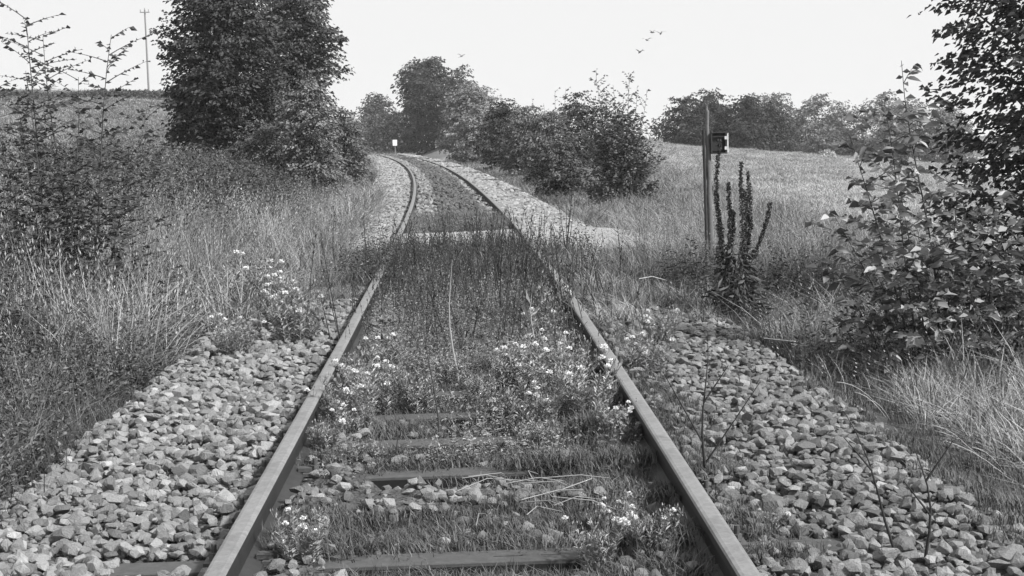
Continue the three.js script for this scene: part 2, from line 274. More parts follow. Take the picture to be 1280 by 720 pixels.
// ---------------------------------------------------------------- the gravel way over the line
{
  const g = new GB(), xs = [], N = 8; for (let x = -9; x <= 26; x += 0.3) xs.push(x);
  for (const x of xs) for (let k = 0; k <= N; k++) {
    const s = 16.9 + 2.7 * k / N + 0.1 * Math.sin(x * 1.7) + 0.06 * x * (x > 2 ? -1 : 0.3) * (Math.abs(x) > 2 ? 1 : 0.3), l = x - tx(s), gy = ground(x, -s) + 0.02, top = ty(s) - 0.045 - 0.02 * Math.abs(k / N - 0.5) + 0.02 * (fbm(x * 2, s * 2) - 0.5);
    let y = lerp(top, gy, smooth(1.5, 4.5, Math.abs(l))); if (k === 0 || k === N) y -= 0.25;
    g.v(x, y, -s, 0.3 + 0.2 * fbm(x * 1.3, s * 2.5), x / 1.2, s / 1.2);
  }
  for (let j = 0; j + 1 < xs.length; j++) for (let k = 0; k < N; k++) { const a = j * (N + 1) + k; g.q(a, a + N + 1, a + N + 2, a + 1); }
  tag(part('gravel_path', g.build(), M.path), 'pale gravel farm track crossing the rails', 'path', null, 'structure');
}

// ---------------------------------------------------------------- tufts: the masses nobody could count
function grassTuft(r, { n, h, w, spread, bend, c, seeds = 0, seg = 3 }) {
  const g = new GB();
  for (let k = 0; k < n; k++) {
    const a = r() * 6.283, q = spread * Math.sqrt(r()), x = Math.cos(a) * q, z = Math.sin(a) * q, hh = h * (0.45 + 0.55 * r()), az = r() * 6.283, b = bend * (0.2 + 1.3 * r()), cc = c * (0.6 + 0.8 * r());
    g.blade(x, -0.03, z, az, hh, w * (0.7 + 0.6 * r()), b, cc, seg);
    if (r() < seeds) { const tip = V(x + Math.cos(az) * b * hh, hh * (1 - 0.35 * b), z + Math.sin(az) * b * hh); for (let j = 0; j < 4; j++) g.leaf(tip.clone().add(V(sp(r) * 0.012, -0.03 * j * (1 + b), sp(r) * 0.012)), V(Math.cos(az) * 0.5 + sp(r) * 0.4, 1, Math.sin(az) * 0.5 + sp(r) * 0.4).normalize(), randDir(r), 0.028, 0.008, cc * 1.05); }
  }
  return g.build();
}
function weedTuft(r, { stems, h, leaf, spread, c, step = 0.05, lean = 0.25, narrow = 0.4, stemC }) {
  const g = new GB();
  for (let k = 0; k < stems; k++) {
    const a = r() * 6.283, q = spread * Math.sqrt(r()), x0 = Math.cos(a) * q, z0 = Math.sin(a) * q, hh = h * (0.5 + 0.5 * r()), az = r() * 6.283, b = lean * (0.3 + r());
    g.blade(x0, -0.03, z0, az, hh, 0.006, b, stemC ?? c * 0.9);
    for (let y = hh * 0.12; y < hh; y += step * (0.6 + 0.8 * r())) {
      const t = y / hh, o = b * hh * t * t, la = r() * 6.283, d = V(Math.cos(la), 0.35 + 0.5 * gauss(r), Math.sin(la)).normalize(), len = leaf * (0.5 + 0.7 * r()) * (1 - 0.35 * t);
      g.leaf(V(x0 + Math.cos(az) * o, y * (1 - 0.35 * b * t), z0 + Math.sin(az) * o), d, V(gauss(r), 0.6, gauss(r)).normalize(), len, len * narrow, c * (0.55 + 0.9 * r()));
    }
  }
  return g.build();
}
function scatter(name, label, category, geos, mat, spots) {
  const root = tag(new THREE.Group(), label, category, null, 'stuff'); root.name = numbered(name); scene.add(root);
  geos.forEach((geo, gi) => {
    const mine = spots.filter((_, k) => k % geos.length === gi); if (!mine.length) return;
    const im = shad(new THREE.InstancedMesh(geo, mat, mine.length)), m4 = new THREE.Matrix4(), q = new THREE.Quaternion();
    mine.forEach((o, k) => { q.setFromEuler(new THREE.Euler(o.tilt ? sp(o.r) * o.tilt : 0, o.a, o.tilt ? sp(o.r) * o.tilt : 0)); m4.compose(V(o.x, o.y ?? ground(o.x, o.z), o.z), q, V(o.w ?? o.k, o.k, o.w ?? o.k)); im.setMatrixAt(k, m4); im.setColorAt(k, G(o.c ?? 1)); });
    im.name = gi ? 'tufts_' + String(gi).padStart(3, '0') : 'tufts'; kindOf(im, 'stuff'); root.add(im);
  });
}
function sow(seed, n, pick) { const r = RNG(seed), out = []; for (let i = 0; i < n * 12 && out.length < n; i++) { const o = pick(r); if (!o) continue; o.a = r() * 6.283; o.r = r; o.z ??= -o.s; o.x ??= tx(o.s) + o.l; if (!inFrame(o.x, ground(o.x, o.z) + 0.3, o.z, 1.25)) continue; if (o.s > 16.9 && o.s < 19.7 && o.l > -1.3 && o.l < 1.98) continue; out.push(o); } return out; }
const gr = RNG(5);
const dryTall = [1, 2, 3, 4].map(() => grassTuft(gr, { n: 30, h: 0.78, w: 0.0062, spread: 0.15, bend: 0.75, c: 0.2, seeds: 0.3 }));
const dryMid = [1, 2, 3].map(() => grassTuft(gr, { n: 60, h: 0.36, w: 0.0056, spread: 0.15, bend: 0.9, c: 0.22 }));
const greenMid = [1, 2, 3].map(() => grassTuft(gr, { n: 64, h: 0.34, w: 0.006, spread: 0.17, bend: 0.8, c: 0.1 }));
const farDry = [1, 2].map(() => grassTuft(gr, { n: 130, h: 0.24, w: 0.009, spread: 0.5, bend: 0.9, c: 0.31, seg: 2 }));
const turf = [1, 2, 3].map(() => grassTuft(gr, { n: 110, h: 0.075, w: 0.0035, spread: 0.09, bend: 0.7, c: 0.1, seg: 2 }));
const weeds = [1, 2, 3, 4].map(() => weedTuft(gr, { stems: 9, h: 0.85, leaf: 0.075, spread: 0.24, c: 0.085, step: 0.045 }));
const lowWeeds = [1, 2, 3].map(() => weedTuft(gr, { stems: 14, h: 0.28, leaf: 0.038, spread: 0.14, c: 0.16, step: 0.02 }));
const deadStems = [1, 2, 3].map(() => { const g = new GB(); for (let k = 0; k < 6; k++) { const a = gr() * 6.28, q = 0.26 * Math.sqrt(gr()), h = 0.55 * (0.4 + 0.6 * gr()), x = Math.cos(a) * q, z = Math.sin(a) * q, dx = sp(gr) * 0.34, dz = sp(gr) * 0.34; g.tube([[x, 0, z, 0.003], [x + dx * h * 0.5, h * 0.5, z + dz * h * 0.5, 0.0025], [x + dx * h, h, z + dz * h, 0.0013]], 0.035, 3); for (let y = h * 0.5; y < h; y += 0.035) { const d = V(sp(gr), 1.1, sp(gr)).normalize(); g.leaf(V(x + dx * y, y, z + dz * y), d, randDir(gr), 0.03, 0.009, 0.035); } } return g.build(); });

// left bank
scatter('tall_weeds', 'dark leafy weeds crowding the bank beside the track', 'weeds', weeds, M.grass, sow(101, 1500, (r) => { const s = 6 + 26 * Math.pow(r(), 1.3), l = -2.15 - 5.5 * r(), near = smooth(12, 9, s); if (fbm(l * 0.7 + 3, s * 0.35) < lerp(0.48, 0.3, near)) return; const k = (0.45 + 0.75 * smooth(-2.1, -3.6, l)) * (0.7 + 0.6 * r()); return { s, l, k: k * (s < 9 ? 0.75 : 1), w: 1 + 0.3 * r(), c: (0.6 + 0.9 * r()) * (0.5 + 1.0 * fbm(l * 0.9, s * 0.4)), tilt: 0.25 }; }));
scatter('tall_grass', 'pale dry grass standing on the bank beside the track', 'grass', dryTall, M.grass, sow(102, 2900, (r) => { const s = 9 + 26 * Math.pow(r(), 1.2), l = -1.5 - 5.2 * r(); if (l > -2 && s < 11) return; const p = fbm(l * 0.6 + 13, s * 0.3); if (p < 0.36) return; return { s, l, k: (0.55 + 0.75 * r()) * (l > -2.2 ? 0.6 : 1.1), w: 1 + 0.012 * s, c: (0.75 + 0.95 * r()) * (0.55 + 0.9 * fbm(l * 0.9 + 5, s * 0.5)), tilt: 0.35 }; }));
scatter('bank_thicket', 'low tangled bushes half hidden in the bank grass', 'undergrowth', weeds, M.grass, sow(1021, 260, (r) => { const s = 13 + 16 * r(), l = -2.6 - 4 * r(); if (fbm(l * 0.5 + 70, s * 0.25) < 0.52) return; return { s, l, k: 1.0 + 0.5 * r(), w: 1.5, c: 0.45 + 0.5 * r(), tilt: 0.3 }; }));
scatter('bank_grass', 'short dark grass at the foot of the bank beside the ballast', 'grass', greenMid, M.grass, sow(103, 2000, (r) => { const s = 4.8 + 14 * Math.pow(r(), 1.2), l = -1.86 + 0.16 * smooth(7, 9, s) * -1 - 3.2 * Math.pow(r(), 1.3); return { s, l, k: (0.5 + 0.85 * r()) * (l > -2.1 ? 0.75 : 1), c: (0.5 + 0.6 * r()) * (0.55 + 0.9 * fbm(l * 1.5, s * 0.8)), tilt: 0.35 }; }));
scatter('arching_grass', 'pale arching grass stalks over the weeds at the foot of the bank', 'grass', dryTall, M.grass, sow(1031, 240, (r) => { const s = 5.6 + 5 * r(), l = -2.1 - 1.8 * r(); return { s, l, k: 0.45 + 0.4 * r(), w: 0.7, c: 0.5 + 0.5 * r(), tilt: 0.6 }; }));
scatter('foot_weeds', 'low leafy weeds along the foot of the bank', 'weeds', lowWeeds, M.grass, sow(1032, 700, (r) => { const s = 5 + 8 * r(), l = -1.9 - 1.6 * r(); if (l > -2.05 && s > 6.5) return; return { s, l, k: 0.7 + 1.1 * r(), w: 1.2, c: 0.4 + 0.5 * r(), tilt: 0.25 }; }));
scatter('rail_side_grass', 'weedy grass growing over the ballast against the rail', 'grass', [...greenMid, ...dryMid], M.grass, sow(104, 620, (r) => { const s = 8.6 + 8 * r(), l = r() < 0.45 ? -0.86 - 1.3 * r() : 0.86 + 1.35 * r(); if (s > 14.6) { if (r() < 0.6) return; return { s, l, k: 0.5 + 0.2 * r(), c: 0.6 + 0.9 * r(), tilt: 0.3 }; } if (s < (l < 0 ? 10.6 : 9.0) + 2.6 * fbm(l * 2.5, s * 0.8) - 0.8 * smooth(1.5, 2, Math.abs(l))) return; return { s, l, k: 0.35 + 0.7 * r(), c: 0.6 + 0.9 * r(), tilt: 0.3 }; }));
scatter('crossing_grass', 'weedy grass growing round the rails in front of the farm track', 'grass', [...dryMid, ...greenMid], M.grass, sow(1041, 520, (r) => { const s = 11.8 + 5 * r(), l = -2.6 + 4.9 * r(); if (Math.abs(Math.abs(l) - 0.7525) < 0.06 && s < 12.8) return; const hm = (0.17 + 1.05 * (1 - s / 17.6)) / 0.36; return { s, l, k: Math.min((0.5 + 0.9 * r()) * smooth(10.5, 14, s), hm * (0.7 + 0.4 * r())), c: 0.6 + 0.7 * r(), tilt: 0.3, y: Math.abs(l) < 1 ? ty(s) - 0.19 : undefined }; }));
scatter('crossing_weeds', 'ragged dark weeds swallowing both rails in front of the farm track', 'weeds', [...weeds, ...deadStems], M.grass, sow(1044, 330, (r) => { const s = 12.9 + 4 * r(), l = r() < 0.45 ? -1.05 + 0.6 * r() : -1.9 + 3.3 * r(); if (l > 0.2 && r() < 0.4) return; const hm = (0.17 + 1.05 * (1 - s / 17.6)) / 0.8; return { s, l, k: Math.min(0.35 + 0.4 * r(), hm * (0.75 + 0.4 * r())) + (r() < 0.1 ? 0.3 : 0), w: 0.7, c: 0.5 + 0.9 * r(), tilt: 0.2, y: ty(s) - 0.2 }; }));
scatter('path_edge_grass', 'tall pale grass hiding both ends of the farm track', 'grass', dryTall, M.grass, sow(1042, 800, (r) => { const s = 13.5 + 5 * r(), l = r() < 0.6 ? -1.25 - 3.8 * r() : 1.95 + 2.8 * r(); return { s: s, l: l > 0 ? l + 0.0001 : l, k: 0.55 + 0.5 * r(), w: 1, c: 0.6 + 0.6 * r(), tilt: 0.25 }; }));
scatter('middle_weeds', 'weeds between the rails just beyond the farm track', 'weeds', [...lowWeeds, ...greenMid], M.grass, sow(1043, 190, (r) => { const s = 19.8 + 4.2 * Math.pow(r(), 1.4), l = sp(r) * 0.68; return { s, l, k: 0.45 + 0.6 * r(), c: 0.7 + 0.7 * r(), y: ty(s) - 0.13, tilt: 0.25 }; }));
// far left verge and right verge beyond the crossing
scatter('verge_grass', 'grey grass on the verges beyond the crossing', 'grass', dryMid, M.grass, sow(105, 2600, (r) => { const s = 19.6 + 60 * Math.pow(r(), 1.5), l = r() < 0.5 ? -1.95 - 4.2 * r() : 2.0 + 4.5 * r(); return { s, l, k: (l < 0 ? 0.7 : 0.9) * (0.7 + 0.7 * r()), w: 1.3 + s * 0.02, c: 0.6 + 0.45 * r(), tilt: 0.2 }; }));
// right verge
scatter('dry_grass', 'tall pale dry grass on the verge beside the field', 'grass', dryTall, M.grass, sow(106, 1150, (r) => { const s = 6.2 + 20 * Math.pow(r(), 1.3), l = 1.95 + 3.4 * r(); if (s < 9.3 && l < 2.36) return; if (fbm(l * 0.8 + 33, s * 0.4) < 0.34) return; return { s, l, k: (0.4 + 0.5 * r()) * (s < 8 ? 0.62 : l < 2.6 ? 0.75 : 1), w: (s < 8 ? 0.8 : 1) + 0.01 * s, c: (s < 8.5 ? 0.75 : 1) * (0.65 + 0.8 * r()) * (0.6 + 0.9 * fbm(l, s * 0.6)), tilt: 0.35 }; }));
scatter('verge_turf', 'short dry grass at the edge of the ballast by the field', 'grass', dryMid, M.grass, sow(107, 1400, (r) => { const s = 5.6 + 14 * Math.pow(r(), 1.2), l = 2.05 + 3.2 * r(); if (l < 2.42 && s < 8.6) { if (r() < 0.85) return; return { s, l, k: 0.3, c: 0.3, tilt: 0.5 }; } return { s, l, k: 0.5 + 0.7 * r(), c: (0.6 + 0.9 * r()) * (0.6 + 0.9 * fbm(l, s * 0.6)), tilt: 0.35 }; }));
scatter('verge_weeds', 'dark weeds among the dry grass round the dock plant', 'weeds', [...weeds, ...lowWeeds], M.grass, sow(1071, 170, (r) => { const s = 8.7 + 4.2 * r(), l = 1.75 + 1.9 * r(); if (l < 2.0 && s < 10) return; if (fbm(l * 1.3 + 3, s * 0.8) < 0.45) return; return { s, l, k: 0.35 + 0.45 * r(), w: 0.8, c: 0.45 + 0.5 * r(), tilt: 0.3 }; }));
scatter('field_grass', 'cropped dry grass covering the field', 'grass', farDry, M.grass, sow(108, 5200, (r) => { const z = -(13 + 85 * Math.pow(r(), 1.35)), x = tx(-z) + 3.2 + r() * (3 + -z * 0.3); return { x, z, s: -z, l: 9, k: (0.5 + 0.6 * r()) * lerp(1.5, 0.7, smooth(13, 35, -z)), w: 1 - z * 0.01, c: (0.75 + 0.3 * r()) * (0.75 + 0.5 * fbm(x * 0.25, z * 0.12)), tilt: 0.1 }; }));
scatter('hill_grass', 'pale grass and stubble on the field climbing the hill', 'grass', farDry, M.grass, sow(1081, 3600, (r) => { const z = -(45 + 115 * r()), x = -z * -0.34 - 8 * 0 + (-z * 0.34 - 6) * r(); return { x, z, s: -z, l: -9, k: 0.9 + 0.9 * r(), w: 1.6 + 0.016 * -z, c: (0.5 + 0.5 * r()) * (0.5 + 0.8 * fbm(x * 0.1, z * 0.06)), tilt: 0.1 }; }));
// between the rails
scatter('dead_stems', 'dark dead upright stems standing between and beside the rails', 'dead stems', deadStems, M.bark, sow(109, 340, (r) => { const s = 8.6 + 8.4 * Math.pow(r(), 0.6), l = -0.75 + 1.6 * r() + (r() < 0.18 ? sp(r) * 0.7 : 0); if (Math.abs(Math.abs(l) - 0.7525) < 0.07) return; return { s, l, k: Math.min(0.4 + 0.75 * r(), (0.24 + 1.05 * (1 - s / 17.6)) / 0.5) + (r() < 0.14 ? 0.4 : 0), c: 0.7 + 0.9 * r(), y: ty(s) - 0.2 }; }));
scatter('low_weeds', 'low leafy weeds scattered over the track bed', 'weeds', lowWeeds, M.grass, sow(110, 1050, (r) => { const s = 5.8 + 11 * r(), l = sp(r) * 0.66, f = ((s - 4.73) / 0.61 + 100) % 1; if (s < 8.3 && l < 0.2 && l > -0.5 && (f < 0.2 || f > 0.62)) return; if (fbm(l * 2.4 + 7, s * 1.2) < lerp(0.52, 0.3, smooth(8, 12, s))) return; return { s, l, k: (0.35 + 0.6 * r()) * lerp(1, 1.45, smooth(9, 12, s)), w: 0.8, c: 0.7 + 0.8 * r(), y: ty(s) - 0.21, tilt: 0.2 }; }));
scatter('mossy_turf', 'dark mossy turf between the sleepers', 'turf', turf, M.grass, sow(111, 1050, (r) => { const s = 4.3 + 4.5 * r(), l = sp(r) * 0.68; const f = ((s - 4.73) / 0.61 + 100) % 1, bare = (f < 0.13 || f > 0.8) && Math.abs(s - 5.36) > 0.2; if (fbm(l * 2 + 17, s * 2) < 0.43 - 0.16 * smooth(-0.1, 0.5, l) + (bare ? 0.1 : 0)) return; if (bare && (l < 0.1 || s < 5.2 && l < 0.42)) return; return { s, l, k: 0.6 + 0.8 * r(), w: 1 + 0.3 * r(), c: 0.6 + 0.8 * r(), y: bedTop(l, s) + (bare ? 0.06 : 0.02), tilt: 0.2 }; }));
scatter('shoulder_turf', 'dark turf growing through the stones of the shoulder', 'turf', turf, M.grass, sow(112, 420, (r) => { const s = 4.3 + 7 * r(); const l = r() < 0.5 ? 0.88 + 0.2 * r() * r() : 1.75 + 0.5 * r(); if (l > 1.5 && Math.abs(s - 5.0) > 0.35 && fbm(l * 3, s * 2 + 8) < 0.55) return; return { s, l, k: 0.6 + 0.7 * r(), c: 0.6 + 0.6 * r(), y: bedTop(Math.min(l, 2.0), s) + (l < 1.5 ? 0.03 : 0.05), tilt: 0.2 }; }));

// ---------------------------------------------------------------- trees and bushes
// prof: rows [t, half width, sideways shift]; leaves sit in sprays round points of that volume
function crownTree(name, label, category, group, o) {
  const r = RNG(o.seed), y0 = ground(o.x, o.z), root = thing(name, label, category, o.x, y0, o.z, group), H = o.h, g = new GB(), b = new GB();
  const at = (t) => { const P = o.prof; for (let k = 1; k < P.length; k++) if (t <= P[k][0]) { const u = (t - P[k - 1][0]) / (P[k][0] - P[k - 1][0]); return [lerp(P[k - 1][1], P[k][1], u), lerp(P[k - 1][2] ?? 0, P[k][2] ?? 0, u)]; } return [P.at(-1)[1], P.at(-1)[2] ?? 0]; };
  const ns = Math.round(o.n / 26), sprays = [], wmax = Math.max(...o.prof.map((p) => p[1])), seed = o.seed * 1.7;
  for (let tries = 0; sprays.length < ns && tries < ns * 30; tries++) {
    const t = lerp(o.prof[0][0], 1, r()), [w, sh] = at(t); if (r() > (w / wmax) ** 1.3) continue;
    const a = r() * 6.283, lump = 0.6 + 0.75 * noise(Math.cos(a) * 1.7 + seed, t * H / wmax * 1.6, Math.sin(a) * 1.7 + seed), q = Math.pow(r(), 0.42), R = w * lump * q;
    const p = V(sh + Math.cos(a) * R, t * H, Math.sin(a) * R * (o.deep ?? 1));
    if (noise(p.x / wmax * 2.6 + 9, p.y / wmax * 2.6, p.z / wmax * 2.6 + seed) < (o.gap ?? 0.34) && q > 0.45) continue;
    sprays.push([p, a, q]);
  }
  const L = o.leaf, spr = o.spray ?? L * 3.2;
  for (const [p, a, q] of sprays) {
    const dir = V(Math.cos(a), (o.rise ?? 0.15) + 0.5 * gauss(r), Math.sin(a)).normalize(), side = V(-Math.sin(a), 0.3 * gauss(r), Math.cos(a)), m = 18 + Math.floor(r() * 16), tone = o.tone * (0.6 + 0.85 * r());
    for (let k = 0; k < m; k++) {
      const u = sp(r), c = p.clone().addScaledVector(dir, u * spr).addScaledVector(side, gauss(r) * spr * 0.45).add(V(0, gauss(r) * spr * 0.22 - (o.droop ?? 0.2) * u * u * spr, 0));
      const d = dir.clone().multiplyScalar(0.6).addScaledVector(side, sp(r) * 1.2).add(V(0, -0.35 + 0.3 * gauss(r), 0)).normalize(), n = V(gauss(r), 0.55, gauss(r)).normalize();
      const len = L * (0.6 + 0.7 * r()); g.leaf(c, d, n, len, len * (o.fat ?? 0.62), tone * (0.7 + 0.6 * r()));
    }
  }
  const tr0 = o.trunk ?? H * 0.018, bend = sp(r) * H * 0.03, top = at(0.85)[1] > 0 ? 0.86 : 0.7, shT = at(top)[1];
  b.tube([[0, -0.2, 0, tr0 * 1.25], [bend * 0.4, H * 0.2, 0, tr0], [bend + shT * 0.5, H * 0.5, bend, tr0 * 0.65], [shT, H * top, 0, tr0 * 0.15]], o.barkTone ?? 0.07, 7);
  part('trunk', b.build(), M.bark, root);
  const lb = new GB(); let made = 0;
  for (const [p, a, q] of sprays) { if (q < 0.5 || made > (o.limbs ?? 26)) continue; if (r() < 0.4) continue; made++; const t = clamp(p.y / H - 0.22, 0.08, 0.75), sx = bend * t + shT * t, y1 = t * H; lb.tube([[sx, y1, 0, tr0 * 0.42 * (1.1 - t)], [lerp(sx, p.x, 0.5), lerp(y1, p.y, 0.42), p.z * 0.5, tr0 * 0.25], [p.x, p.y, p.z, 0.004]], o.barkTone ?? 0.07, 4); }
  part('branches', lb.build(), M.bark, root);
  kindOf(part('crown', g.build(), o.near ? M.leaf : M.farleaf, root), 'stuff');
  return root;
}
const T = crownTree;
T('broadleaf_tree', 'tallest dark leafy tree on the bank, its top cut off by the picture', 'tree', null, { x: -5.45, z: -33, h: 5.3, seed: 1, n: 36000, leaf: 0.095, tone: 0.055, trunk: 0.13, gap: 0.27, prof: [[0.1, 0.3], [0.18, 0.95], [0.34, 1.3], [0.5, 1.22, 0.05], [0.68, 1.12, 0.12], [0.82, 0.95, 0.15], [1, 0.5, 0.2]] });
T('broadleaf_tree', 'rounded tall tree just behind the darkest tree on the bank', 'tree', null, { x: -4.75, z: -42, h: 5.75, seed: 2, n: 26000, leaf: 0.11, tone: 0.08, prof: [[0.12, 0.3], [0.25, 0.8], [0.5, 1.08, 0.05], [0.72, 1.08, 0.1], [0.88, 0.9, 0.1], [1, 0.4, 0]] });
T('bush', 'lighter rounded bush at the foot of the tall trees on the bank', 'bush', null, { x: -3.1, z: -30, h: 2.75, seed: 3, n: 11000, leaf: 0.07, tone: 0.15, prof: [[0, 0.4], [0.3, 0.56], [0.6, 0.52, -0.05], [0.85, 0.36, -0.08], [1, 0.1, -0.1]] });
T('bush', 'grey bush on the bank close to where the rails vanish', 'bush', null, { x: -3.75, z: -46, h: 2.4, seed: 4, n: 8000, leaf: 0.09, tone: 0.13, prof: [[0, 0.5], [0.3, 0.65], [0.65, 0.5], [1, 0.1]] });
T('bush', 'low grey bush under the tall trees between bank and rail curve', 'bush', null, { x: -5.9, z: -75, h: 2.6, seed: 41, n: 7000, leaf: 0.11, tone: 0.12, prof: [[0, 0.9], [0.4, 0.95], [0.75, 0.6], [1, 0.1]] });
T('bush', 'leafy bush at the dark foot of the tallest tree on the bank', 'bush', null, { x: -4.2, z: -31, h: 1.75, seed: 42, n: 7000, leaf: 0.075, tone: 0.085, prof: [[0, 0.6], [0.4, 0.75], [0.75, 0.5], [1, 0.1]] });
T('round_tree', 'small round tree beyond the end of the visible track', 'tree', null, { x: -9.3, z: -160, h: 6.4, seed: 5, n: 9000, leaf: 0.26, tone: 0.07, prof: [[0, 1.2], [0.25, 1.7], [0.5, 1.8], [0.8, 1.4], [1, 0.4]] });
T('bush', 'dark bush behind the white track sign', 'bush', null, { x: -6.3, z: -136, h: 4.0, seed: 51, n: 9000, leaf: 0.22, tone: 0.055, prof: [[0, 1.9], [0.4, 2.0], [0.75, 1.3], [1, 0.3]] });
T('bush', 'bush between the small round tree and the white track sign', 'bush', null, { x: -9.0, z: -142, h: 3.6, seed: 52, n: 6000, leaf: 0.22, tone: 0.1, prof: [[0, 1.6], [0.4, 1.7], [0.75, 1], [1, 0.3]] });
T('broadleaf_tree', 'big dark tree in the middle, above the bend of the track', 'tree', null, { x: -2.75, z: -124, h: 7.5, seed: 6, n: 26000, leaf: 0.23, tone: 0.055, gap: 0.27, prof: [[0, 2.0], [0.2, 2.6], [0.45, 2.8, 0.1], [0.7, 2.6, -0.1], [0.88, 1.9, -0.3], [1, 0.8, -0.5]] });
T('slender_tree', 'slim pointed tree on the shoulder of the big middle tree', 'tree', null, { x: -0.35, z: -119, h: 6.7, seed: 61, n: 6000, leaf: 0.21, tone: 0.085, prof: [[0, 0.9], [0.5, 0.95], [0.8, 0.65], [1, 0.1]] });
T('bush', 'lighter tall bush to the side of the big middle tree', 'bush', null, { x: 0.55, z: -88, h: 4.4, seed: 7, n: 15000, leaf: 0.16, tone: 0.19, prof: [[0, 1.7], [0.3, 1.9], [0.6, 1.6, -0.1], [0.85, 1.1, -0.2], [1, 0.4, -0.2]] });
T('bush', 'grey bush overhanging the ballast verge inside the bend', 'bush', null, { x: 0.55, z: -76, h: 3.1, seed: 71, n: 9000, leaf: 0.13, tone: 0.17, prof: [[0, 0.8], [0.35, 0.95], [0.7, 0.7], [1, 0.2]] });
T('bush', 'dark bush in the hedge next to the grey bushes', 'bush', null, { x: 1.6, z: -63, h: 2.95, seed: 8, n: 11000, leaf: 0.12, tone: 0.06, prof: [[0, 0.8], [0.35, 1.0], [0.7, 0.75], [1, 0.2]] });
T('bush', 'mid grey bush in the centre of the hedge beside the verge', 'bush', null, { x: 2.2, z: -53, h: 2.5, seed: 9, n: 10000, leaf: 0.105, tone: 0.13, prof: [[0, 0.75], [0.4, 0.9], [0.75, 0.6], [1, 0.15]] });
T('bush', 'loose bush with upright shoots in the hedge', 'bush', null, { x: 2.45, z: -44, h: 2.2, seed: 10, n: 9000, leaf: 0.09, tone: 0.13, prof: [[0, 0.65], [0.4, 0.8], [0.75, 0.5], [1, 0.2]] });
T('bush', 'dark bush in the hedge behind the tallest shrub', 'bush', null, { x: 3.55, z: -47, h: 2.5, seed: 101, n: 8000, leaf: 0.095, tone: 0.07, prof: [[0, 0.8], [0.4, 0.95], [0.75, 0.7], [1, 0.2]] });
T('bush', 'low dark bush filling the hedge before the tallest shrub', 'bush', null, { x: 2.25, z: -36, h: 1.5, seed: 102, n: 6000, leaf: 0.08, tone: 0.075, prof: [[0, 0.5], [0.4, 0.6], [0.75, 0.45], [1, 0.15]] });
T('shrub', 'leafy shrub with ragged upright tips at the field end of the hedge', 'shrub', null, { x: 3.2, z: -31, h: 1.95, seed: 11, n: 10000, leaf: 0.075, tone: 0.11, gap: 0.4, rise: 0.9, prof: [[0, 0.55, 0.05], [0.35, 0.75, 0.05], [0.7, 0.55, 0], [1, 0.2, -0.05]] });
const woods = [[15.2, -103, 3.0, 1.5, 0.046, 'first dark bushy tree at the end of the far wood, next to the gap'], [17.4, -106, 3.7, 1.7, 0.044, 'dark round tree behind the post with the box'], [19.6, -104, 3.5, 1.6, 0.046, 'dark bushy tree of the far wood beside the boxed post'], [21.8, -107, 3.2, 1.6, 0.055, 'dark lower tree where the near row of the far wood ends'], [23.4, -112, 2.6, 1.4, 0.085, 'low pale bush ending the near row of the far wood']];
woods.forEach(([x, z, h, w, tone, label], i) => T('wood_tree', label, 'tree', 'trees of the far wood across the field', { x, z, h: h + 0.6, seed: 200 + i, n: 8000, leaf: 0.2, tone, prof: [[0, w], [0.35, w * 1.1], [0.7, w * 0.8], [1, w * 0.25]] }));
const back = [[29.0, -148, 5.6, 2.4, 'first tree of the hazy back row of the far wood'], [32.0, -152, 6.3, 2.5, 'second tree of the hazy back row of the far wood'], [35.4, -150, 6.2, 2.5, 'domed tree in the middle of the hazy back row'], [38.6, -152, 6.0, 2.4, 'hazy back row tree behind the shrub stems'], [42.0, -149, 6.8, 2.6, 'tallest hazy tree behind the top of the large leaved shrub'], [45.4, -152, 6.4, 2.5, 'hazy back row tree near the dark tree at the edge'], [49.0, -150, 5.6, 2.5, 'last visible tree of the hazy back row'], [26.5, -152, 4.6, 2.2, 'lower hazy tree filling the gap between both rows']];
back.forEach(([x, z, h, w, label], i) => T('wood_tree', label, 'tree', 'trees of the far wood across the field', { x, z, h: h + 1.2, seed: 230 + i, n: 8500, leaf: 0.27, tone: 0.15, barkTone: 0.2, prof: [[0, w * 0.8], [0.35, w], [0.7, w * 0.85], [1, w * 0.3]] }));  // leaf tone lifted: distance haze painted into the back row
T('edge_tree', 'near dark tree filling the edge of the picture beside the field', 'tree', null, { x: 4.88, z: -11.3, h: 3.7, seed: 20, n: 36000, leaf: 0.062, tone: 0.05, trunk: 0.06, near: true, gap: 0.27, limbs: 50, prof: [[0, 0.7], [0.15, 0.95], [0.35, 1.1], [0.6, 1.2], [0.85, 1.2], [1, 1.0]] });
{ // the pale wooded horizon far beyond the gap
  const r = RNG(9), g = new GB();
  for (let k = 0; k < 9000; k++) { const u = r(), x = 70 + u * 260, z = -760 - 60 * r(), top = 9 + 9 * noise(x * 0.05, 3) * noise(x * 0.013, 8); g.leaf(V(x, ground(x, z) + top * Math.sqrt(r()), z), randDir(r), randDir(r), 2.4, 2, 0.09 * (0.7 + 0.6 * r())); }
  tag(part('distant_wood', g.build(), M.farleaf), 'pale line of woods on the hazy horizon', 'wood', null, 'stuff');
}

{ const r = RNG(19), g = new GB();
  for (let k = 0; k < 9000; k++) { const u = r(), x = -75 + u * 52, z = -139 - 3 * noise(x * 0.1, 1) - 1.5 * r(), top = 0.25 + 0.55 * noise(x * 0.35, 5); g.leaf(V(x, ground(x, z) + top * Math.sqrt(r()), z), randDir(r), randDir(r), 0.3, 0.2, 0.07 * (0.7 + 0.6 * r())); }
  tag(part('field_hedge', g.build(), M.farleaf), 'low dark hedge across the slope of the hill', 'hedge', null, 'stuff');
}
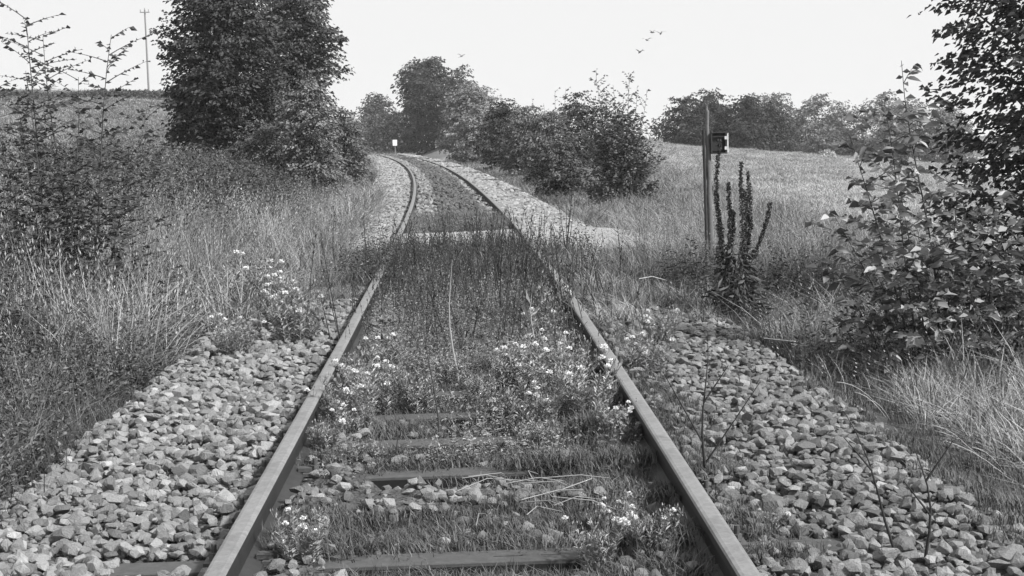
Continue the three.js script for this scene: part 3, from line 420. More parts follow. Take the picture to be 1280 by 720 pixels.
// stems with leaves standing along them; big leaves are parts of their own
const bigLeaf = [0.5, 0.62, 0.42].map((wf, v) => { const g = new GB(), rows = []; const N = 4; for (let k = 0; k <= N; k++) { const t = k / N, w = wf * 0.5 * Math.sin(Math.PI * Math.pow(t, 0.8)) + (k === 0 ? 0.02 : 0), y = -0.16 * t * t * (1 + v * 0.5); rows.push([g.v(-w, y + w * 0.35, t), g.v(0, y, t), g.v(w, y + w * 0.35, t)]); } for (let k = 0; k < N; k++) for (const e of [0, 1]) g.q(rows[k][e], rows[k + 1][e], rows[k + 1][e + 1], rows[k][e + 1]); return g.build(); });
const leafMats = [0.06, 0.1, 0.15, 0.21, 0.29, 0.4].map((v) => { const m = M.leaf.clone(); m.vertexColors = false; m.color = G(v); m.roughness = 0.55; return m; });
function stemShrub(name, label, category, o) {
  const r = RNG(o.seed), y0 = ground(o.x, o.z), root = thing(name, label, category, o.x, y0, o.z), fol = new GB(), leaves = [];
  const leafAt = (p, out, len, tone) => { const d = V(out.x + sp(r) * 0.5, (o.leafRise ?? 0.1) + 0.45 * gauss(r), out.z + sp(r) * 0.5).normalize(), n = V(gauss(r), 0.4, gauss(r)).normalize(); leaves.push({ p: p.clone(), d, n, len, tone }); };
  for (const [tx_, ty_, tz_, rad, bare, x0 = 0, z0 = 0, twigs = 1] of o.stems) {
    const g = new GB(), N = 9, pts = []; const wx = sp(r) * 0.05, wz = sp(r) * 0.05;
    for (let k = 0; k <= N; k++) { const t = k / N, e = Math.pow(t, 1.25); pts.push([x0 + (tx_ - x0) * e + wx * Math.sin(t * 5), ty_ * t - 0.05 * (1 - t), z0 + (tz_ - z0) * e + wz * Math.sin(t * 4 + 1), rad * (1.1 - t * 0.9)]); }
    g.tube(pts, o.bark, 5);
    const along = (t) => { const f = t * N, i = Math.min(N - 1, Math.floor(f)), u = f - i; return V(lerp(pts[i][0], pts[i + 1][0], u), lerp(pts[i][1], pts[i + 1][1], u), lerp(pts[i][2], pts[i + 1][2], u)); };
    let az = r() * 6.28;
    for (let t = bare; t <= 1.0; t += o.step / ty_ * (0.7 + 0.6 * r())) {
      az += 2.4; const p = along(Math.min(1, t)), out = V(Math.cos(az), 0, Math.sin(az));
      leafAt(p, out, o.leaf * (0.6 + 0.6 * r()) * (1.05 - 0.3 * t), r());
      if (twigs && r() < o.twig * (1 - t * (o.airy ? 0.15 : 0.55))) {
        const L = o.twigLen * (0.5 + 0.8 * r()) * (1.15 - t * (o.airy ? 0.55 : 0.75)), rise = o.rise * (0.6 + 0.7 * r()), q = [[p.x, p.y, p.z, rad * 0.4]], M_ = 5;
        for (let k = 1; k <= M_; k++) { const u = k / M_; q.push([p.x + out.x * L * u, p.y + L * rise * u - (o.sag ?? 0.12) * L * u * u, p.z + out.z * L * u, Math.max(0.0012, rad * 0.4 * (1 - u * 0.85))]); }
        g.tube(q, o.bark, 4);
        for (let u = 0.25; u <= 1.0; u += o.step * 0.75 / L) { const f = u * M_, i = Math.min(M_ - 1, Math.floor(f)), w = f - i, pp = V(lerp(q[i][0], q[i + 1][0], w), lerp(q[i][1], q[i + 1][1], w), lerp(q[i][2], q[i + 1][2], w)), sd = r() < 0.5 ? 1 : -1; leafAt(pp, V(out.x * 0.7 - out.z * sd, 0, out.z * 0.7 + out.x * sd).normalize(), o.leaf * (0.55 + 0.6 * r()), r()); }
      }
    }
    part('stem', g.build(), M.bark, root);
  }
  let singles = 0;
  const seen = leaves.map((l) => { const d = inFrame(o.x + l.p.x, y0 + l.p.y, o.z + l.p.z, 1); return d ? l.len / d : 0; }), order = leaves.map((_, i) => i).sort((a, b) => seen[b] - seen[a]);
  for (const i of order) {
    const l = leaves[i], tone = lerp(o.tones[0], o.tones[1], l.tone * l.tone);
    if (o.big && singles < 295) { singles++; const m = part('leaf', bigLeaf[i % 3], leafMats[clamp(Math.floor(Math.pow(l.tone, 1.3) * 6), 0, 5)], root); m.position.copy(l.p); m.quaternion.setFromRotationMatrix(new THREE.Matrix4().makeBasis(V(0, 0, 0).crossVectors(l.n, l.d).normalize(), V(0, 0, 0).crossVectors(l.d, V(0, 0, 0).crossVectors(l.n, l.d).normalize()), l.d)); m.scale.setScalar(l.len); }
    else fol.leaf(l.p, l.d, l.n, l.len, l.len * 0.6, tone);
  }
  if (fol.n) kindOf(part('foliage', fol.build(), M.leaf, root), 'stuff');
  return root;
}
stemShrub('sapling_clump', 'thin many stemmed sapling with small leaves standing against the sky on the bank', 'sapling', { x: -3.0, z: -11, seed: 301, airy: true, bark: 0.07, leaf: 0.056, step: 0.038, twig: 0.85, twigLen: 0.42, rise: 0.5, tones: [0.04, 0.1], stems: [[-0.16, 2.35, 0, 0.011, 0.26, -0.1], [0.02, 2.2, 0.1, 0.009, 0.26, 0.02], [0.2, 1.9, 0.2, 0.008, 0.26, 0.1], [0.5, 2.2, 0.1, 0.01, 0.26, 0.14], [0.62, 1.7, -0.1, 0.008, 0.26, 0.3], [-0.42, 1.9, 0.15, 0.008, 0.26, -0.2], [-0.3, 1.75, -0.1, 0.009, 0.1, -0.1], [0.3, 1.5, -0.2, 0.008, 0.1, 0.2], [-0.12, 1.95, 0.3, 0.008, 0.1, -0.06], [-0.55, 1.3, 0.1, 0.008, 0.1, -0.3], [0.5, 1.2, 0.2, 0.007, 0.08, 0.3], [-0.45, 1.0, -0.2, 0.007, 0.05, -0.4], [0.1, 0.95, -0.3, 0.007, 0.05, 0.0], [-0.7, 0.9, 0.2, 0.007, 0.05, -0.6], [0.55, 0.85, -0.1, 0.006, 0.05, 0.45]] });
stemShrub('bramble', 'low leafy bush under the thin sapling at the edge of the picture', 'bush', { x: -3.45, z: -10.4, seed: 302, bark: 0.07, leaf: 0.05, step: 0.03, twig: 0.9, twigLen: 0.3, rise: 0.3, tones: [0.06, 0.3], stems: [[-0.3, 0.8, 0, 0.007, 0.05, -0.2], [0.1, 0.9, 0.2, 0.007, 0.05], [0.35, 0.75, -0.1, 0.007, 0.05, 0.2], [0.0, 0.6, -0.4, 0.006, 0.05], [0.6, 0.7, 0.1, 0.006, 0.05, 0.4], [-0.5, 0.7, 0.2, 0.006, 0.05, -0.4], [0.7, 0.5, -0.3, 0.006, 0.05, 0.6], [0.3, 0.5, -0.5, 0.006, 0.05, 0.3]] });
stemShrub('large_leaved_shrub', 'young shrub with large pale and dark leaves beside the ballast', 'shrub', { x: 2.78, z: -8.9, seed: 303, bark: 0.05, leaf: 0.08, step: 0.034, twig: 0.9, twigLen: 0.46, rise: 0.5, leafRise: -0.1, big: true, tones: [0.06, 0.4], stems: [[-0.1, 1.98, 0, 0.009, 0.3, 0.05], [-0.3, 1.75, 0.1, 0.007, 0.3, -0.02], [-0.46, 1.55, -0.05, 0.008, 0.25, -0.05], [-0.58, 1.05, 0.1, 0.008, 0.25, -0.05], [0.2, 1.35, -0.1, 0.008, 0.15, 0.15], [0.45, 1.15, 0.1, 0.008, 0.12, 0.3], [0.1, 0.95, -0.35, 0.007, 0.12, 0.1], [0.65, 0.95, -0.2, 0.007, 0.1, 0.5], [-0.3, 0.75, -0.3, 0.007, 0.15, 0], [0.35, 0.75, -0.4, 0.007, 0.1, 0.3], [0.75, 0.8, 0.1, 0.007, 0.1, 0.6], [-0.65, 0.8, -0.05, 0.006, 0.2, -0.1], [-0.5, 0.6, -0.2, 0.006, 0.15, -0.1], [-0.2, 1.3, 0.2, 0.007, 0.2, 0]] });
stemShrub('leafy_thicket', 'dense low thicket of pale and dark leaves at the picture edge under the near tree', 'thicket', { x: 3.45, z: -8.7, seed: 306, bark: 0.05, leaf: 0.075, step: 0.032, twig: 0.85, twigLen: 0.36, rise: 0.35, leafRise: -0.1, tones: [0.06, 0.42], stems: [[-0.55, 0.95, 0.1, 0.007, 0.08, -0.4], [-0.3, 1.1, -0.1, 0.007, 0.08, -0.2], [-0.05, 1.2, 0.1, 0.007, 0.08], [0.15, 1.0, -0.2, 0.007, 0.08, 0.1], [-0.4, 0.75, -0.4, 0.007, 0.08, -0.3], [-0.1, 0.8, -0.45, 0.006, 0.08, -0.1], [0.3, 0.9, 0.1, 0.006, 0.08, 0.3], [-0.75, 0.7, -0.15, 0.006, 0.08, -0.6], [-0.6, 0.55, -0.45, 0.006, 0.08, -0.5], [0.1, 0.6, -0.5, 0.006, 0.08, 0.1]] });
stemShrub('ragged_shoots', 'loose upright shoots rising above the shrub at the field end of the hedge', 'shrub', { x: 3.2, z: -30.6, seed: 304, bark: 0.06, leaf: 0.085, step: 0.045, twig: 0.85, twigLen: 0.42, rise: 1.2, tones: [0.06, 0.2], stems: [[-0.5, 2.65, 0, 0.012, 0.3, -0.2], [-0.38, 2.35, 0.15, 0.012, 0.3, -0.1], [-0.2, 2.5, 0.1, 0.012, 0.3], [0.15, 2.75, 0, 0.012, 0.3, 0.1], [0.32, 2.45, -0.1, 0.011, 0.3, 0.2], [0.5, 2.25, 0.1, 0.011, 0.3, 0.2], [0.02, 2.3, 0.2, 0.011, 0.3], [0.7, 1.7, 0, 0.01, 0.3, 0.3], [-0.05, 2.0, -0.2, 0.01, 0.3], [-0.75, 1.6, 0, 0.01, 0.3, -0.4]] });
stemShrub('hedge_shoots', 'sparse shoots sticking up from the middle of the hedge', 'shrub', { x: 2.45, z: -41, seed: 305, bark: 0.06, leaf: 0.1, step: 0.09, twig: 0.5, twigLen: 0.35, rise: 0.9, tones: [0.06, 0.13], stems: [[-0.6, 2.55, 0, 0.012, 0.5], [0.0, 2.75, 0, 0.012, 0.5], [0.35, 2.8, 0, 0.012, 0.5, 0.1], [-0.25, 2.4, 0, 0.012, 0.5]] });

// ---------------------------------------------------------------- the tall dock plant
{
  const r = RNG(401), x = 1.86, z = -10.6, y = ground(x, z) + 0.0, root = thing('dock_plant', 'dark dried dock plant with seed spikes in front of the boxed post', 'plant', x, y, z), low = new GB();
  for (const [dx, h, b] of [[-0.07, 1.36, 0.3], [-0.02, 1.05, 0.4], [0.04, 0.85, 0.5], [0.15, 1.2, 0.42], [0.24, 1.12, 0.5], [0.19, 0.98, 0.5], [0.29, 0.9, 0.55], [-0.1, 1.0, 0.4]]) {
    const g = new GB(), s = new GB(), dz = sp(r) * 0.1, sgn = sp(r), pt = (t) => [dx * (0.25 + 0.75 * t) + 0.02 * Math.sin(t * 7 + h * 9) + 0.05 * sgn * t * t * t, h * t, dz * t];
    g.tube([0, 0.25, 0.5, 0.75, 1].map((t) => [...pt(t), 0.006 * (1.2 - t)]), 0.05, 5);
    for (let t = b; t < 1.0; t += 0.0026) { const [px, py, pz] = pt(t), a = r() * 6.28, w = 0.018 * (1.25 - 0.75 * t) * (0.35 + 1.1 * noise(t * 30, h * 10)); const p = V(px + Math.cos(a) * w, py, pz + Math.sin(a) * w); for (let k = 0; k < 3; k++) s.leaf(p, randDir(r), randDir(r), 0.016, 0.013, 0.042 * (0.6 + 0.9 * r())); }
    const st = part('stem', g.build(), M.bark, root); part('seed_spike', s.build(), M.bark, st);
  }
  for (let k = 0; k < 620; k++) { const a = r() * 6.28, h = 0.02 + 0.6 * r() * r() ** 0.3, q = 0.2 * Math.sqrt(r()) * (0.7 + 0.5 * noise(a * 1.2, h * 5)) * (1.15 - h); const d = V(Math.cos(a) * 0.7 + sp(r) * 0.7, gauss(r) * 0.7 - 0.25, Math.sin(a) * 0.7 + sp(r) * 0.7).normalize(); low.leaf(V(0.07 + Math.cos(a) * q, h, Math.sin(a) * q), d, randDir(r), 0.04 + 0.07 * r(), 0.026, 0.06 * (0.5 + 1.1 * r())); }
  kindOf(part('foliage', low.build(), M.grass, root), 'stuff');
}

// ---------------------------------------------------------------- boxed post, sign, pole
{
  const x = 2.36, z = -14.5, y = ground(x, z), root = thing('fence_post', 'weathered pair of wooden posts behind the dock plant', 'post', x, y, z);
  const Bx = thing('lantern_box', 'small black box with a pale edge hung on the wooden post', 'box', x + 0.115, y + 1.4 + 0.02, z - 0.0);
  const rough = (pts, c, seed) => { const r = RNG(seed), out = []; for (let k = 0; k + 1 < pts.length; k++) for (let j = 0; j < 4; j++) { const u = j / 4; out.push([0, 1, 2, 3].map((e) => lerp(pts[k][e], pts[k + 1][e], u))); } out.push(pts.at(-1)); const g = new GB(); g.tube(out.map(([a, b, cc, d]) => [a + 0.0035 * sp(r), b, cc + 0.0035 * sp(r), d * (0.86 + 0.28 * r())]), c, 8); for (let k = 0; k < 5; k++) { const y = 0.3 + 1.2 * r(), a = r() * 6.28; g.leaf(V(pts[0][0] * 0.4 + Math.cos(a) * 0.024, y, Math.sin(a) * 0.024), V(0.2 * sp(r), 1, 0.1 * sp(r)).normalize(), V(Math.cos(a), 0, Math.sin(a)), 0.16, 0.014, c * 0.5); } return g.build(); };
  const bx = (w, h, d, px, py, pz, c) => { const g = col(new THREE.BoxGeometry(w, h, d), c); g.translate(px, py, pz); return g; };
  part('post', rough([[0.03, -0.2, 0, 0.026], [0.02, 0.6, 0, 0.027], [0.012, 1.2, 0, 0.025], [0.004, 1.72, 0, 0.018], [0.0, 1.78, 0, 0.008]], 0.17, 3), M.wood, root);
  part('stake', rough([[-0.025, -0.2, 0.02, 0.014], [-0.028, 0.7, 0.02, 0.014], [-0.036, 1.55, 0.02, 0.013]], 0.04, 4), M.wood, root);
  part('back_panel', bx(0.145, 0.19, 0.012, 0, 0, -0.055, 0.02), M.paint, Bx);
  part('top_panel', bx(0.165, 0.012, 0.13, 0.002, 0.101, 0, 0.03), M.paint, Bx);
  part('bottom_panel', bx(0.15, 0.012, 0.12, 0, -0.101, 0, 0.03), M.paint, Bx);
  part('side_panel', bx(0.012, 0.19, 0.12, -0.078, 0, 0, 0.03), M.paint, Bx);
  part('side_panel', bx(0.012, 0.19, 0.12, 0.08, 0, 0, 0.6), M.paint, Bx);
  for (const h of [0.048, -0.052]) part('hinge', bx(0.024, 0.032, 0.01, 0.062, h, 0.052, 0.6), M.paint, Bx);
  part('front_panel', bx(0.1, 0.16, 0.008, -0.022, 0, 0.03, 0.018), M.paint, Bx);
  part('shelf', bx(0.12, 0.008, 0.03, -0.01, 0.06, 0.045, 0.03), M.paint, Bx);
  part('bracket', bx(0.05, 0.02, 0.01, -0.1, 0.03, 0.0, 0.08), M.paint, Bx);
}
{
  const x = -5.5, z = -115, y = ground(x, z), s = thing('track_sign', 'small white board on a post at the far bend of the track', 'sign', x, y, z), g = new GB(); const top = 2.0 - y;
  g.tube([[0, -0.2, 0, 0.035], [0, top - 0.2, 0, 0.035]], 0.2, 6); part('post', g.build(), M.paint, s);
  part('board', col(new THREE.BoxGeometry(0.34, 0.46, 0.02).translate(0, top - 0.22, 0.046), 0.75), M.paint, s);
}
{
  const x = -31.5, z = -150, y = ground(x, z), s = thing('utility_pole', 'thin wooden power pole standing on the hill', 'utility pole', x, y, z), g = new GB(), h = 15.75 - y;
  g.tube([[0, -0.3, 0, 0.11], [0, h, 0, 0.075]], 0.26, 8); part('pole', g.build(), M.wood, s);  // pole and crossarm grey lightened, haze put into the colour
  part('crossarm', col(new THREE.BoxGeometry(0.95, 0.09, 0.09).translate(0, h - 0.25, 0.1), 0.26), M.wood, s);
  for (const o of [-0.4, 0, 0.4]) part('insulator', col(new THREE.CylinderGeometry(0.04, 0.06, 0.22, 8).translate(o, h - 0.07 + (o ? 0 : 0.14), o ? 0.12 : 0), 0.25), M.paint, s);
}
{
  const r = RNG(44), g = new GB(), x = 22.0, z = -90, h = thing('hay_heap', 'small pale heap at the far edge of the field', 'hay heap', x, ground(x, z), z);
  for (let k = 0; k < 500; k++) { const a = r() * 6.28, e = r(), q = 0.4 * Math.sqrt(1 - e * e) * (0.85 + 0.2 * r()); g.leaf(V(Math.cos(a) * q, e * 0.4, Math.sin(a) * q), randDir(r), V(Math.cos(a), e, Math.sin(a)).normalize(), 0.25, 0.08, 0.42 * (0.7 + 0.5 * r())); }
  part('straw', g.build(), M.grass, h);
}

// ---------------------------------------------------------------- flowering weeds, one clump each
const headGeo = (() => { const r = RNG(6), g = new GB(); for (let k = 0; k < 40; k++) { const d = randDir(r); d.y = Math.abs(d.y) * 0.9 - 0.25; d.normalize(); g.leaf(d.clone().multiplyScalar(0.25), d, randDir(r), 0.75, 0.45, 0.74); } return g.build(); })();
function clumpProto(seed, o) {
  const r = RNG(seed), root = new THREE.Group(), st = new GB(), fo = new GB(), heads = [];
  for (let k = 0; k < o.stems; k++) {
    const a = r() * 6.28, q = o.spread * Math.sqrt(r()), h = o.h * (0.5 + 0.5 * r()), lean = 0.25 + 0.35 * r(), x0 = Math.cos(a) * q * 0.5, z0 = Math.sin(a) * q * 0.5, pt = (t) => [x0 + Math.cos(a) * lean * h * t * t * 0.6, h * t, z0 + Math.sin(a) * lean * h * t * t * 0.6];
    st.tube([0, 0.35, 0.7, 1].map((t) => [...pt(t), 0.0022 * (1.3 - t)]), 0.26, 3);
    for (let t = 0.08; t < 0.97; t += 0.022 * (0.6 + 0.8 * r())) { const [x, y, z] = pt(t), la = r() * 6.28; fo.leaf(V(x, y, z), V(Math.cos(la), 0.75 + 0.3 * gauss(r), Math.sin(la)).normalize(), V(sp(r) * 0.6, 1, sp(r) * 0.6).normalize(), 0.05 * (0.5 + 0.7 * r()) * (1.1 - 0.4 * t), 0.011, 0.27 * (0.6 + 0.8 * r())); }
    for (let j = 0; j < 5; j++) { const [x, y, z] = pt(1), la = r() * 6.28, L = 0.05 * r() + 0.015; st.tube([[x, y - 0.02, z, 0.0014], [x + Math.cos(la) * L * 0.7, y + L * 0.5, z + Math.sin(la) * L * 0.7, 0.001]], 0.2, 3); fo.leaf(V(x + Math.cos(la) * L * 0.7, y + L * 0.5, z + Math.sin(la) * L * 0.7), V(sp(r) * 0.3, 1, sp(r) * 0.3).normalize(), randDir(r), 0.016, 0.008, 0.24 * (0.6 + 0.8 * r())); if (j === 0 && heads.length < o.heads && (r() < 0.8)) heads.push(V(x + Math.cos(la) * L * 0.7, y + L * 0.5 + 0.006, z + Math.sin(la) * L * 0.7)); }
  }
  part('stems', st.build(), M.grass, root); kindOf(part('foliage', fo.build(), M.grass, root), 'stuff');
  for (const p of heads) { const m = part('flower_head', headGeo, M.petal, root); m.position.copy(p); m.scale.setScalar(0.016 + 0.007 * r()); m.rotation.y = r() * 6; }
  return root;
}
const protos = [clumpProto(501, { stems: 26, h: 0.3, spread: 0.16, heads: 7 }), clumpProto(502, { stems: 32, h: 0.34, spread: 0.2, heads: 8 }), clumpProto(503, { stems: 24, h: 0.26, spread: 0.15, heads: 4 }), clumpProto(504, { stems: 26, h: 0.24, spread: 0.17, heads: 0 })];
const CL = [[0, -0.58, 4.75, 0.62, 'at the lower picture edge, beside rail and first sleeper'], [2, 0.38, 4.62, 0.62, 'in front of the other end of the first sleeper'], [0, 0.56, 4.7, 0.6, 'in the lower corner between first sleeper and opposite rail'],
  [1, -0.6, 7.0, 0.75, 'tall, beside the rail in the bare bed'], [2, -0.66, 6.45, 0.6, 'small one touching the rail just below the tall clump'], [1, -1.15, 9.9, 1.05, 'on the shoulder stones outside the rail'], [0, -1.35, 10.6, 1.1, 'behind the clump on the shoulder stones'], [1, -1.75, 12.0, 1.25, 'in the bank grass where the shoulder stones end'], [0, -1.45, 11.4, 1.1, 'between the bank grass and the rail'],
  [3, -0.28, 7.35, 0.8, 'without flower heads in the middle of the track bed'], [2, -0.5, 8.6, 0.8, 'beside the rail below the dark dead stems'], [1, 0.42, 7.3, 0.95, 'largest, in the dense patch beside the opposite rail'], [1, 0.56, 6.85, 0.9, 'leaning on the opposite rail in the dense patch'], [0, 0.3, 6.75, 0.75, 'at the inner side of the dense patch'], [2, 0.6, 7.9, 0.85, 'at the top of the dense patch by the rail'], [0, 0.46, 8.3, 0.85, 'behind the dense patch'], [2, 0.5, 9.5, 0.85, 'in front of the dead stems by the opposite rail'], [0, 0.64, 10.6, 0.85, 'highest up the track, touching the opposite rail'], [1, 0.97, 8.1, 0.75, 'bushy, outside the opposite rail on the stones'], [3, 0.12, 7.05, 0.7, 'pale and flowerless beside the dense patch'], [3, 0.05, 7.6, 0.6, 'small and flowerless over the fourth sleeper'], [0, 0.66, 6.4, 0.65, 'small, close to the rail in front of the dense patch'], [2, -0.62, 7.9, 0.75, 'against the rail behind the tall clump'], [3, -0.45, 6.2, 0.5, 'low and flowerless beside the second visible sleeper'], [2, 1.02, 4.95, 0.35, 'tiny, on the stones outside the opposite rail'],
  [1, -0.46, 7.3, 0.8, 'inside the tall clump, one step nearer the bed centre'], [2, -0.55, 6.75, 0.6, 'low, between the tall clump and the rail foot'], [3, -0.1, 8.1, 0.7, 'feathered and flowerless behind the thin dark stalk'], [1, 0.25, 7.75, 0.8, 'in the middle of the dense patch, back row'], [0, 0.48, 5.0, 0.5, 'behind the corner clump at the lower edge'], [3, 0.3, 6.35, 0.6, 'low and flowerless at the near end of the dense patch'], [1, -1.5, 9.4, 0.8, 'on open shoulder stones nearest the camera'], [0, 1.2, 9.2, 0.8, 'on the stones before the dock plant']];
const used = new Set();
CL.forEach(([p, l, s, k, where], i) => {
  const label = (p === 3 ? 'grey green feathery weed ' : 'white headed flowering weed ') + where; let o;
  if (used.has(p)) { o = protos[p].clone(); o.userData = {}; } else { o = protos[p]; used.add(p); o.userData = {}; }
  o.name = numbered(p === 3 ? 'feathery_weed' : 'flowering_weed'); scene.add(o);
  tag(o, label, 'weed', 'weeds growing in the ballast'); o.position.set(tx(s) + l, ty(s) - 0.2, -s); o.rotation.y = i * 1.9; o.scale.setScalar(k * 1.15);
});

// ---------------------------------------------------------------- single stalks, twigs and straws
function stalk(name, label, l, s, h, o) {
  const r = RNG(o.seed), x = tx(s) + l, y = (Math.abs(l) < 2 ? ty(s) - 0.19 : ground(x, -s)), root = thing(name, label, 'dead stalk', x, y, -s, o.group), g = new GB(), N = 6, pt = (t) => [o.lean * h * t + 0.02 * Math.sin(t * 5 + o.seed), h * t, 0.03 * Math.sin(t * 3)];
  g.tube(Array.from({ length: N + 1 }, (_, k) => [...pt(k / N), (o.r ?? 0.005) * (1.15 - k / N)]), o.c, 5);
  for (const [t, az, L, rise] of o.arms ?? []) { const p = pt(t); g.tube([[...p, (o.r ?? 0.005) * 0.7], [p[0] + Math.cos(az) * L * 0.5, p[1] + L * rise * 0.5, p[2] + Math.sin(az) * L * 0.5, 0.0028], [p[0] + Math.cos(az) * L, p[1] + L * rise, p[2] + Math.sin(az) * L, 0.0014]], o.c, 4); }
  part('stem', g.build(), M.bark, root);
  if (o.leaves) { const f = new GB(); for (let k = 0; k < o.leaves; k++) { const p = pt(0.3 + 0.7 * r()), d = V(sp(r), 0.2 + sp(r) * 0.7, sp(r) * 0.6).normalize(); f.leaf(V(...p), d, randDir(r), o.leafLen * (0.5 + 0.7 * r()), o.leafLen * 0.3, o.leafC); } part('foliage', f.build(), M.grass, root); }
}
stalk('dead_stalk', 'thin dark stalk standing in the middle of the track bed', -0.17, 6.63, 0.78, { seed: 1, lean: -0.03, c: 0.05, r: 0.0045, leaves: 14, leafLen: 0.02, leafC: 0.08 });
stalk('dead_stalk', 'pale upright stalk behind the thin dark stalk in the track bed', -0.08, 8.04, 0.72, { seed: 2, lean: -0.02, c: 0.3, r: 0.007 });
stalk('dead_stalk', 'dark forked stalk on the stones just outside the rail', 0.92, 5.72, 0.62, { seed: 3, lean: -0.02, c: 0.03, r: 0.006, arms: [[0.15, 0.2, 0.22, 1.5], [0.3, 2.9, 0.16, 1.8], [0.55, 0.4, 0.1, 1.5]], leaves: 10, leafLen: 0.03, leafC: 0.05 });
stalk('dead_stalk', 'dark leaning stalk rising from the lower edge over the stones', 1.36, 4.5, 0.56, { seed: 4, lean: -0.42, c: 0.03, r: 0.0055, arms: [[0.62, 2.6, 0.12, 1.0]], leaves: 5, leafLen: 0.03, leafC: 0.05 });
stalk('dead_stalk', 'second dark stalk at the lower edge, standing steeper than its neighbour', 1.42, 4.5, 0.44, { seed: 5, lean: -0.12, c: 0.03, r: 0.006, arms: [[0.45, 2.8, 0.1, 1.2], [0.7, 0.3, 0.08, 1.6]], leaves: 4, leafLen: 0.03, leafC: 0.05 });
stalk('dead_stalk', 'short thin dark stalk in front of the second visible sleeper', -0.34, 6.2, 0.42, { seed: 6, lean: 0.01, c: 0.05, r: 0.003 });
stalk('pale_weed', 'pale broad leaved stalk beside the dense flower patch', 0.36, 8.3, 0.5, { seed: 7, lean: 0.02, c: 0.35, r: 0.006, leaves: 8, leafLen: 0.1, leafC: 0.3 });
stalk('dead_stalk', 'tall dark stalk left standing in the weeds beside the rail end at the crossing', -0.85, 13.2, 0.95, { seed: 8, lean: -0.02, c: 0.035, r: 0.006, leaves: 26, leafLen: 0.03, leafC: 0.045 });
stalk('dead_stalk', 'second tall dark stalk in the weeds, farther from the rail', -1.2, 14.0, 0.8, { seed: 9, lean: -0.03, c: 0.04, r: 0.006, leaves: 20, leafLen: 0.03, leafC: 0.05 });
stalk('dead_stalk', 'dense dark stalk beside the crossing on the field side', 1.05, 14.8, 0.92, { seed: 10, lean: 0.04, c: 0.03, r: 0.009, arms: [[0.1, 0.3, 0.1, 6], [0.15, 2.8, 0.08, 7], [0.2, 1.5, 0.06, 8]], leaves: 70, leafLen: 0.035, leafC: 0.045 });
stalk('dead_stalk', 'dark slanting stalk by the rail at the crossing', 0.72, 15.4, 0.62, { seed: 11, lean: 0.2, c: 0.035, r: 0.006, leaves: 40, leafLen: 0.03, leafC: 0.045 });
stalk('dead_stalk', 'pale straw stalk standing on the shoulder stones outside the rail', -1.18, 8.6, 0.4, { seed: 12, lean: -0.05, c: 0.3, r: 0.003 });
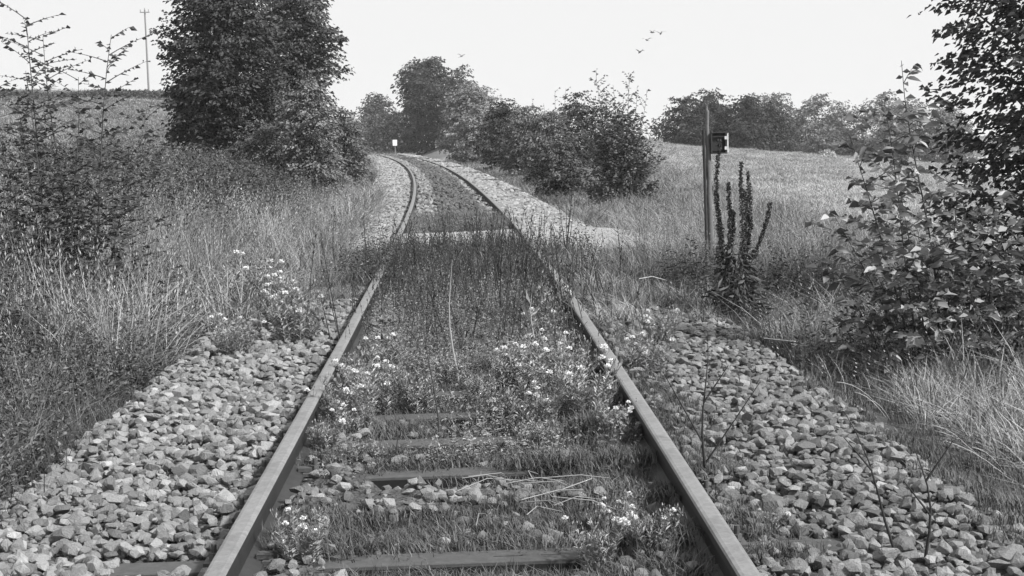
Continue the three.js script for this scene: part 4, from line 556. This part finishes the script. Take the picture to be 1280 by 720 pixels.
{
  const r = RNG(71);
  for (let k = 0; k < 14; k++) {
    const s = 5.0 + 0.55 * r(), l = 0.02 + 0.42 * r() - 0.1 * (s - 5), x = tx(s) + l, y = bedTop(l, s) + 0.045 + 0.05 * r(), a = sp(r) * 0.7 + (r() < 0.25 ? 1.2 : 0), L = 0.1 + 0.24 * r(), g = new GB(), rise = gauss(r) * 0.12, bend = sp(r) * 0.06;
    g.tube([[-Math.cos(a) * L / 2, -rise * L / 2, Math.sin(a) * L / 2, 0.0022], [bend, 0.02, bend, 0.002], [Math.cos(a) * L / 2, rise * L / 2, -Math.sin(a) * L / 2, 0.001]], 0.14 + 0.12 * r(), 4);
    const m = part('twig', g.build(), M.bark); m.position.set(x, y, -s); tag(m, 'dry pale twig in the loose heap between the first two sleepers', 'twig', 'twigs heaped between the rails');
  }
  for (let k = 0; k < 10; k++) {
    const s = 5.5 + 2.3 * r(), l = 2.0 + 0.22 * r() + (k % 3 === 0 ? 0.15 : 0), x = tx(s) + l, L = 0.5 + 0.6 * r(), g = new GB(), y = ground(x, -s) + 0.09 + 0.06 * r(), dx = 0.1 * sp(r) - 0.05;
    const pts = []; for (let j = 0; j <= 5; j++) { const t = j / 5 - 0.5, xx = x + dx * t * L, zz = -s + t * L; pts.push([xx - x, Math.max(y, ground(xx, zz) + 0.05) - y + 0.03 * Math.cos(t * 3), zz + s, 0.0028 * (1.2 - j / 5)]); }
    g.tube(pts, 0.25 + 0.15 * r(), 4); const m = part('straw', g.build(), M.bark); m.position.set(x, y, -s); tag(m, 'long bleached straw lying along the ditch at the edge of the ballast', 'straw', 'straws lying beside the ballast');
  }
  for (const [l, s, L, az, lab] of [[2.05, 9.2, 0.42, 0.25, 'single bleached straw lying on the grass near the dock plant'], [2.45, 9.0, 0.3, 0.55, 'short thick straw lying under the large leaved shrub'], [1.55, 12.2, 0.22, -0.1, 'thin straw lying across the grass before the dock plant']]) {
    const x = tx(s) + l, g = new GB(); g.tube([[-L / 2, 0.03, 0, 0.005], [0, 0.04, 0.02, 0.005], [L / 2, 0, 0.05, 0.002]], 0.5, 4); const m = part('straw', g.build(), M.bark); m.position.set(x, ground(x, -s) + 0.13, -s); m.rotation.z = -az * 0.7; tag(m, lab, 'straw');
  }
}

// ---------------------------------------------------------------- birds
{
  const body = new THREE.LatheGeometry([[0.001, -0.16], [0.02, -0.12], [0.045, -0.03], [0.05, 0.03], [0.034, 0.09], [0.026, 0.12], [0.012, 0.145], [0.001, 0.17]].map(([a, b]) => new THREE.Vector2(a, b)), 10).rotateZ(-Math.PI / 2);
  const wing = (e) => { const g = new GB(), rows = []; for (let k = 0; k <= 4; k++) { const t = k / 4, sp_ = 0.3 * t, y = 0.1 * Math.sin(t * 2.2), w = 0.08 * (1 - t * t * 0.85); rows.push([g.v(0.05 - 0.06 * t * t, y + 0.01, e * (0.03 + sp_), 0.2), g.v(0.05 - w - 0.08 * t * t, y, e * (0.03 + sp_), 0.2)]); } for (let k = 0; k < 4; k++) g.q(rows[k][0], rows[k + 1][0], rows[k + 1][1], rows[k][1]); return g.build(); };
  const tail = (() => { const g = new GB(); g.q(g.v(-0.12, 0, -0.015, 0.2), g.v(-0.25, 0.005, -0.05, 0.2), g.v(-0.25, 0.005, 0.05, 0.2), g.v(-0.12, 0, 0.015, 0.2)); return g.build(); })();
  const mk = (label, x, y, z, ry, rz) => { const b = thing('bird', label, 'bird', x, y, z, 'birds in the sky'); part('body', col(body, 0.2), M.bark, b); part('wing', wing(1), M.bark, b); part('wing', wing(-1), M.bark, b); part('tail', tail, M.bark, b); b.rotation.set(0.5 * rz, ry, rz); };  // body, wings and tail in a lighter grey, haze painted in
  mk('lone bird flying over the big middle tree', -0.1, 6.13, -80, 0.7, 0.3);
  mk('lowest of the small birds above the hedge', 9.47, 6.1, -80, 2.2, -0.3);
  mk('second lowest of the small birds above the hedge', 9.85, 6.72, -80, 2.0, 0.2);
  mk('bird at the near end of the upper pair above the hedge', 10.15, 7.12, -80, 2.4, 0.1);
  mk('bird at the far end of the upper pair above the hedge', 10.6, 7.05, -80, 1.7, -0.2);
}
scene.traverse((o) => { delete o.userData.__n; });
renderer.render(scene, camera);
